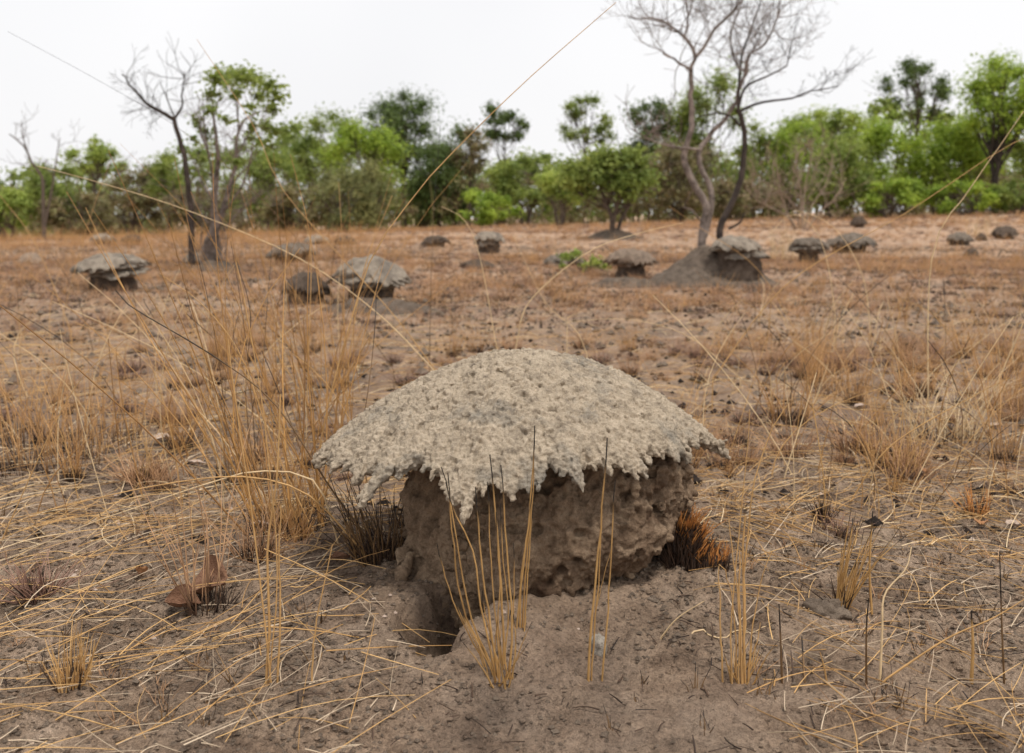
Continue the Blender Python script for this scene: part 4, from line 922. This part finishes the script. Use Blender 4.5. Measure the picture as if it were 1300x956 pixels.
# wood behind everything
m = MB(); cs = []; rs = []
for _ in range(1250):
    x = random.uniform(-42, 42); y = random.uniform(50, 62); hz = 4.3+1.7*float(vn(x*.25, 3, 0, 3)); cs.append([x, y, float(H(x, y))+random.uniform(.2, hz)]); rs.append(random.uniform(.5, 1.0))
leaves(m, np.array(cs), np.array(rs), 135000, .27)
tag(m.build('woodland', M['g_mid'], smooth=False), 'far green woodland closing the view behind the trees', 'woodland', None, 'stuff')
m = MB(); cs = []; rs = []
for _ in range(650):
    x = random.uniform(-34, 34); y = random.uniform(43, 50); cs.append([x, y, float(H(x, y))+random.uniform(.0, 2.0)]); rs.append(random.uniform(.35, .7))
leaves(m, np.array(cs), np.array(rs), 56000, .19)
PP = []
for _ in range(500):
    x = random.uniform(-36, 36); y = random.uniform(42, 58); b = np.array([x, y, float(H(x, y))-.1]); PP.append(resample([b, b+[random.uniform(-.2, .2), 0, 1.0], b+[random.uniform(-.6, .6), 0, random.uniform(1.6, 3)]], 6))
tubes(m, np.array(PP), np.tile(np.linspace(.05, .015, 6), (len(PP), 1))*rng.uniform(.5, 1.2, (len(PP), 1)), 5)
tag(m.build('undergrowth', M['g_brown'], smooth=False), 'brown-green undergrowth of the far thicket', 'undergrowth', None, 'stuff')

RS = 1.0
# --- bare trees, limbs read off the photo
def limb(mb, poly, Yd, r0, r1, o0, k=14, dy=0.0, sides=8):
    r0 *= RS; r1 *= RS
    n = len(poly); P = resample([pp(q[0], q[1], Yd+dy*i/(n-1))-o0 for i, q in enumerate(poly)], k)
    P = P+rng.normal(0, .006, P.shape)*np.linspace(.2, 1, k)[:, None]
    tubes(mb, P[None], np.linspace(r0, r1, k)[None], sides); return P
def twigs(mb, P, n, L, r, depth, lo=.35, spread=.5, up=.15, minr=.004):
    ends = []
    for _ in range(n):
        j = int(random.uniform(lo, 1)*(len(P)-1)); d = P[min(j+1, len(P)-1)]-P[max(j-1, 0)]; d /= np.linalg.norm(d)+1e-9
        grow(mb, P[j], d*.6+rng.normal(0, .65, 3)+[0, 0, .15], L*random.uniform(.6, 1.3), r, depth, ends, spread, (2, 3), .20, up, .72, .62, minr, 1.0, 5)
# pale twin-stem bare tree + dark trunk
Yd = HEAP['bare'][1]+.42; RS = .42; b = np.array([pp(888, 330, Yd)[0], Yd, 0]); b[2] = float(H(b[0], b[1]))+float(heapz(b[0], b[1])); BY = Yd
o = empty('bare_tree', b, 'pale twisted leafless tree growing from a soil mound right of centre', 'tree', 'leafless trees')
m = MB(); L = lambda *a, **k_: limb(m, *a, **k_)
A_ = L([(890,330),(892,290),(897,262),(884,238),(872,215),(869,193),(878,160),(877,110),(876,88)], Yd, .085, .042, b, 22)
B_ = L([(894,300),(903,262),(902,238),(890,215),(887,195),(895,180),(912,160),(930,138),(940,112),(948,88),(950,70)], Yd, .066, .028, b, 22, .2)
c1 = L([(876,88),(860,78),(841,66)], Yd, .026, .014, b, 6, -.2)
c2 = L([(876,88),(884,70),(876,55),(868,45),(850,32),(830,24),(795,24)], Yd, .036, .010, b, 10, .1)
c3 = L([(884,72),(897,55),(905,38),(925,20),(945,-5),(960,-40)], Yd, .034, .012, b, 10, .3)
c4 = L([(869,48),(874,20),(866,-15),(862,-50)], Yd, .020, .008, b, 8)
c5 = L([(940,112),(948,85),(935,85),(927,45),(940,10),(950,-30)], Yd, .024, .010, b, 9, .2)
c6 = L([(945,95),(950,70),(965,62),(975,50),(985,30),(992,-10)], Yd, .024, .009, b, 9, -.2)
c7 = L([(890,190),(850,186),(820,176),(800,160)], Yd, .026, .009, b, 9, -.4)
c8 = L([(872,205),(868,192),(840,178),(835,168)], Yd, .016, .008, b, 6)
c9 = L([(893,285),(880,268),(868,262),(880,240),(882,235)], Yd, .016, .008, b, 7, -.4)
for c_ in (c2, c3, c4, c5, c6): twigs(m, c_, 16, .17, .0038, 3, .15, minr=.0015)
for c_ in (c1, c7, c8): twigs(m, c_, 7, .26, .004, 1, .3, minr=.002)
m.build('trunk', M['bark_pale'], o)
p2 = b+np.array([.32, .05, 0]); b2 = np.array([pp(924, 322, Yd+.1)[0], Yd+.1, 0]); b2[2] = float(H(b2[0], b2[1])+heapz(b2[0], b2[1]))
o = empty('bare_tree', b2, 'blackened curved leafless tree beside the pale twisted one', 'tree', 'leafless trees')
m = MB()
A_ = limb(m, [(916,322),(914,290),(925,265),(937,240),(944,205),(945,170),(941,150),(937,138)], Yd+.1, .072, .045, b2, 20)
d1 = limb(m, [(939,142),(950,136),(975,128),(1000,126),(1030,116),(1065,110)], Yd+.1, .030, .008, b2, 12, -.3)
d2 = limb(m, [(937,138),(945,112),(962,102),(985,92),(1000,80),(1004,50)], Yd+.1, .028, .009, b2, 12, .2)
d3 = limb(m, [(940,160),(925,146),(900,145),(885,148)], Yd+.1, .022, .009, b2, 8)
d4 = limb(m, [(937,138),(939,90),(945,60),(970,-10)], Yd+.1, .030, .010, b2, 10)
d5 = limb(m, [(925,290),(938,284),(946,268)], Yd+.1, .030, .010, b2, 6)
for c_, n_ in ((d1, 7), (d2, 9), (d3, 4), (d4, 7)): twigs(m, c_, n_, .15, .0034, 3, .2, minr=.0014)
m.build('trunk', M['bark_dark'], o)
# blackened leaning tree on the left
RS = .62; Yd = HEAP['split'][1]-.1; b = np.array([pp(243, 330, Yd)[0], Yd, 0]); b[2] = float(H(b[0], b[1]))-.05
o = empty('bare_tree', b, 'blackened leafless tree with a long branch reaching left', 'tree', 'leafless trees')
m = MB(); limb(m, [(243,334),(243,290),(240,250),(233,200),(226,170),(221,150)], Yd, .052, .032, b, 16)
e1 = limb(m, [(222,152),(205,142),(185,130),(168,112),(154,92)], Yd, .032, .009, b, 12, -.3)
e2 = limb(m, [(222,150),(231,135),(231,115),(236,92)], Yd, .020, .007, b, 9, .2)
e3 = limb(m, [(221,148),(212,125),(203,105)], Yd, .012, .005, b, 7)
twigs(m, e1, 20, .15, .0035, 2, .1, .5, -.02, minr=.0016); twigs(m, e2, 7, .2, .004, 1, .3, minr=.002); twigs(m, e3, 3, .2, .003, 1, .3, minr=.002)
m.build('trunk', M['bark_dark'], o)
# split leafy tree beside it
RS = .5; Yd = HEAP['split'][1]+.1; b = np.array([pp(274, 330, Yd)[0], Yd, 0]); b[2] = float(H(b[0], b[1]))-.05
o = empty('tree', b, 'sparse leafy tree with pale split trunk rising behind the blackened tree', 'tree', 'trees and bushes along the far edge')
m = MB(); limb(m, [(262,336),(264,310),(274,290),(279,270)],Yd, .12, .05, b, 8, -.1); limb(m, [(268,336),(270,300),(272,270),(273,240),(277,200),(272,150),(268,120)], Yd, .085, .014, b, 18)
limb(m, [(278,330),(274,300),(282,270),(292,235),(300,200),(303,165),(316,148),(330,140)], Yd, .07, .014, b, 18, .3)
limb(m, [(283,270),(305,240),(318,200),(322,180)], Yd, .025, .01, b, 9, -.3); limb(m, [(274,260),(258,235),(248,210),(235,190)], Yd, .022, .007, b, 9, .2)
l1 = limb(m, [(303,165),(300,130),(290,100)], Yd, .02, .007, b, 8); l2 = limb(m, [(272,240),(262,180),(258,130)], Yd, .02, .007, b, 8, -.3)
for c_ in (l1, l2): twigs(m, c_, 8, .16, .004, 2, .1, minr=.0022)
for pl in ([(258,338),(255,300),(262,270)], [(284,338),(288,305),(280,275)], [(300,200),(315,170),(325,150)], [(268,200),(255,170),(248,140)], [(290,240),(310,215),(330,190)], [(285,290),(310,262),(335,245)], [(268,290),(250,262),(236,245)]):
    tw = limb(m, pl, Yd, .016, .006, b, 8); twigs(m, tw, 12, .22, .0035, 2, .0, minr=.0018)
m.build('trunk', M['bark_pale'], o)
cl = [(275,100,16),(290,96,16),(308,98,17),(325,100,15),(343,108,16),(352,122,14),(345,138,14),(268,120,13),(300,118,12),(330,122,13),(318,135,9),(268,140,10),(250,155,11),(262,168,10),(285,150,9),(338,160,12),(350,165,10),(320,160,9),(245,175,8),(362,165,6),(330,180,10),(300,205,8),(232,190,8),(345,185,8)]
cs = np.array([pp(a, c_, Yd+random.uniform(-.5, .5))-b for a, c_, _ in cl]); rs = np.array([q[2]*Yd/F*1.35 for q in cl])
m = MB(); leaves(m, cs, rs, 3000, .050); m.build('crown', M['g_mid'], o, smooth=False)
RS = .8
# far-left dead tree
Yd = 26; b = np.array([pp(56, 300, Yd)[0], Yd, 0]); b[2] = float(H(b[0], b[1]))-.05
o = empty('bare_tree', b, 'dead tree with a forked top at the far left of the tree line', 'tree', 'leafless trees')
m = MB(); f0 = limb(m, [(56,303),(55,262),(53,225),(40,205),(30,185),(12,170)], Yd, .08, .018, b, 14); f1 = limb(m, [(34,190),(28,170),(28,152)], Yd, .025, .01, b, 7)
f2 = limb(m, [(56,290),(66,240),(72,200),(76,175)], Yd, .05, .012, b, 10, .3)
twigs(m, f0, 6, .5, .009, 1, .6, minr=.005); twigs(m, f1, 4, .4, .008, 1, .3, minr=.005); twigs(m, f2, 8, .4, .008, 2, .4, minr=.005)
m.build('trunk', M['bark'], o)
# pale leafless shrub on the right
Yd = 24; b = np.array([pp(1018, 300, Yd)[0], Yd, 0]); b[2] = float(H(b[0], b[1]))-.05
o = empty('bare_shrub', b, 'pale fan-shaped leafless shrub before the right thicket', 'shrub', 'leafless trees'); m = MB(); ends = []
for poly in [[(1016,300),(1010,265),(985,235),(970,215)],[(1018,300),(1018,260),(1012,215),(1008,185)],[(1018,300),(1030,262),(1048,235),(1058,195)],[(1017,300),(1000,275),(962,255),(946,235)],[(1019,300),(1040,270),(1062,250),(1075,225)],[(1018,290),(1022,240),(1030,200),(1032,178)],[(1014,300),(995,262),(988,228),(985,200)]]:
    q = limb(m, poly, Yd, .032, .010, b, 9, random.uniform(-.4, .4)); twigs(m, q, 9, .5, .011, 2, .25, .4, minr=.0055)
m.build('branches', M['twig'], o)
# white hooked dead stem in front of the dark trunk
Yd = BY-.3
# ------------------------------------------------------------------ camera, light, world
cam = bpy.data.cameras.new('camera'); co = bpy.data.objects.new('camera', cam); C.objects.link(co); scene.camera = co
co.location = CAM; co.rotation_euler = (math.pi/2-PITCH, 0, 0)
cam.sensor_width = 36; cam.lens = 36*F/1300; cam.shift_y = -(478-433)/1300; cam.clip_start = .02; cam.clip_end = 2000
cam.dof.use_dof = True; cam.dof.focus_distance = 1.27; cam.dof.aperture_fstop = 7.5
SE, SA = 70, 135     # elevation; direction the sun stands in, degrees clockwise from +Y
sun = bpy.data.lights.new('sun', 'SUN'); sun.energy = 1.5; sun.angle = R(10); sun.color = (1, .95, .88)
so = bpy.data.objects.new('sun', sun); C.objects.link(so)
az = R(SA); sd = Vector((math.sin(az)*math.cos(R(SE)), math.cos(az)*math.cos(R(SE)), math.sin(R(SE))))
so.rotation_euler = sd.to_track_quat('Z', 'Y').to_euler(); so.location = (0, 0, 20)
w = bpy.data.worlds.new('World'); scene.world = w; w.use_nodes = True; t = w.node_tree; t.nodes.clear()
sk = t.nodes.new('ShaderNodeTexSky'); sk.sky_type = 'NISHITA'; sk.sun_disc = False; sk.sun_elevation = R(SE); sk.sun_rotation = R(SA); sk.dust_density = 6; sk.air_density = 1.2
mx = t.nodes.new('ShaderNodeMix'); mx.data_type = 'RGBA'; mx.inputs[0].default_value = .93; t.links.new(sk.outputs[0], mx.inputs[6]); mx.inputs[7].default_value = (6.6, 6.55, 6.6, 1)
bg = t.nodes.new('ShaderNodeBackground'); bg.inputs[1].default_value = .10; tc = t.nodes.new('ShaderNodeTexCoord'); nz = t.nodes.new('ShaderNodeTexNoise'); nz.inputs['Scale'].default_value = 1.3; nz.inputs['Detail'].default_value = 3; t.links.new(tc.outputs['Generated'], nz.inputs['Vector'])
cr = t.nodes.new('ShaderNodeValToRGB'); cr.color_ramp.elements[0].position = .35; cr.color_ramp.elements[0].color = (.87, .875, .89, 1); cr.color_ramp.elements[1].position = .62; cr.color_ramp.elements[1].color = (1, 1, 1, 1); t.links.new(nz.outputs['Fac'], cr.inputs[0])
m2 = t.nodes.new('ShaderNodeMix'); m2.data_type = 'RGBA'; m2.blend_type = 'MULTIPLY'; m2.inputs[0].default_value = 1; t.links.new(mx.outputs[2], m2.inputs[6]); t.links.new(cr.outputs[0], m2.inputs[7]); t.links.new(m2.outputs[2], bg.inputs[0])
ow = t.nodes.new('ShaderNodeOutputWorld'); t.links.new(bg.outputs[0], ow.inputs[0])
scene.view_settings.view_transform = 'Standard'; scene.view_settings.look = 'None'; scene.view_settings.gamma = 1; scene.view_settings.exposure = 0.66
scene.render.engine = 'CYCLES'
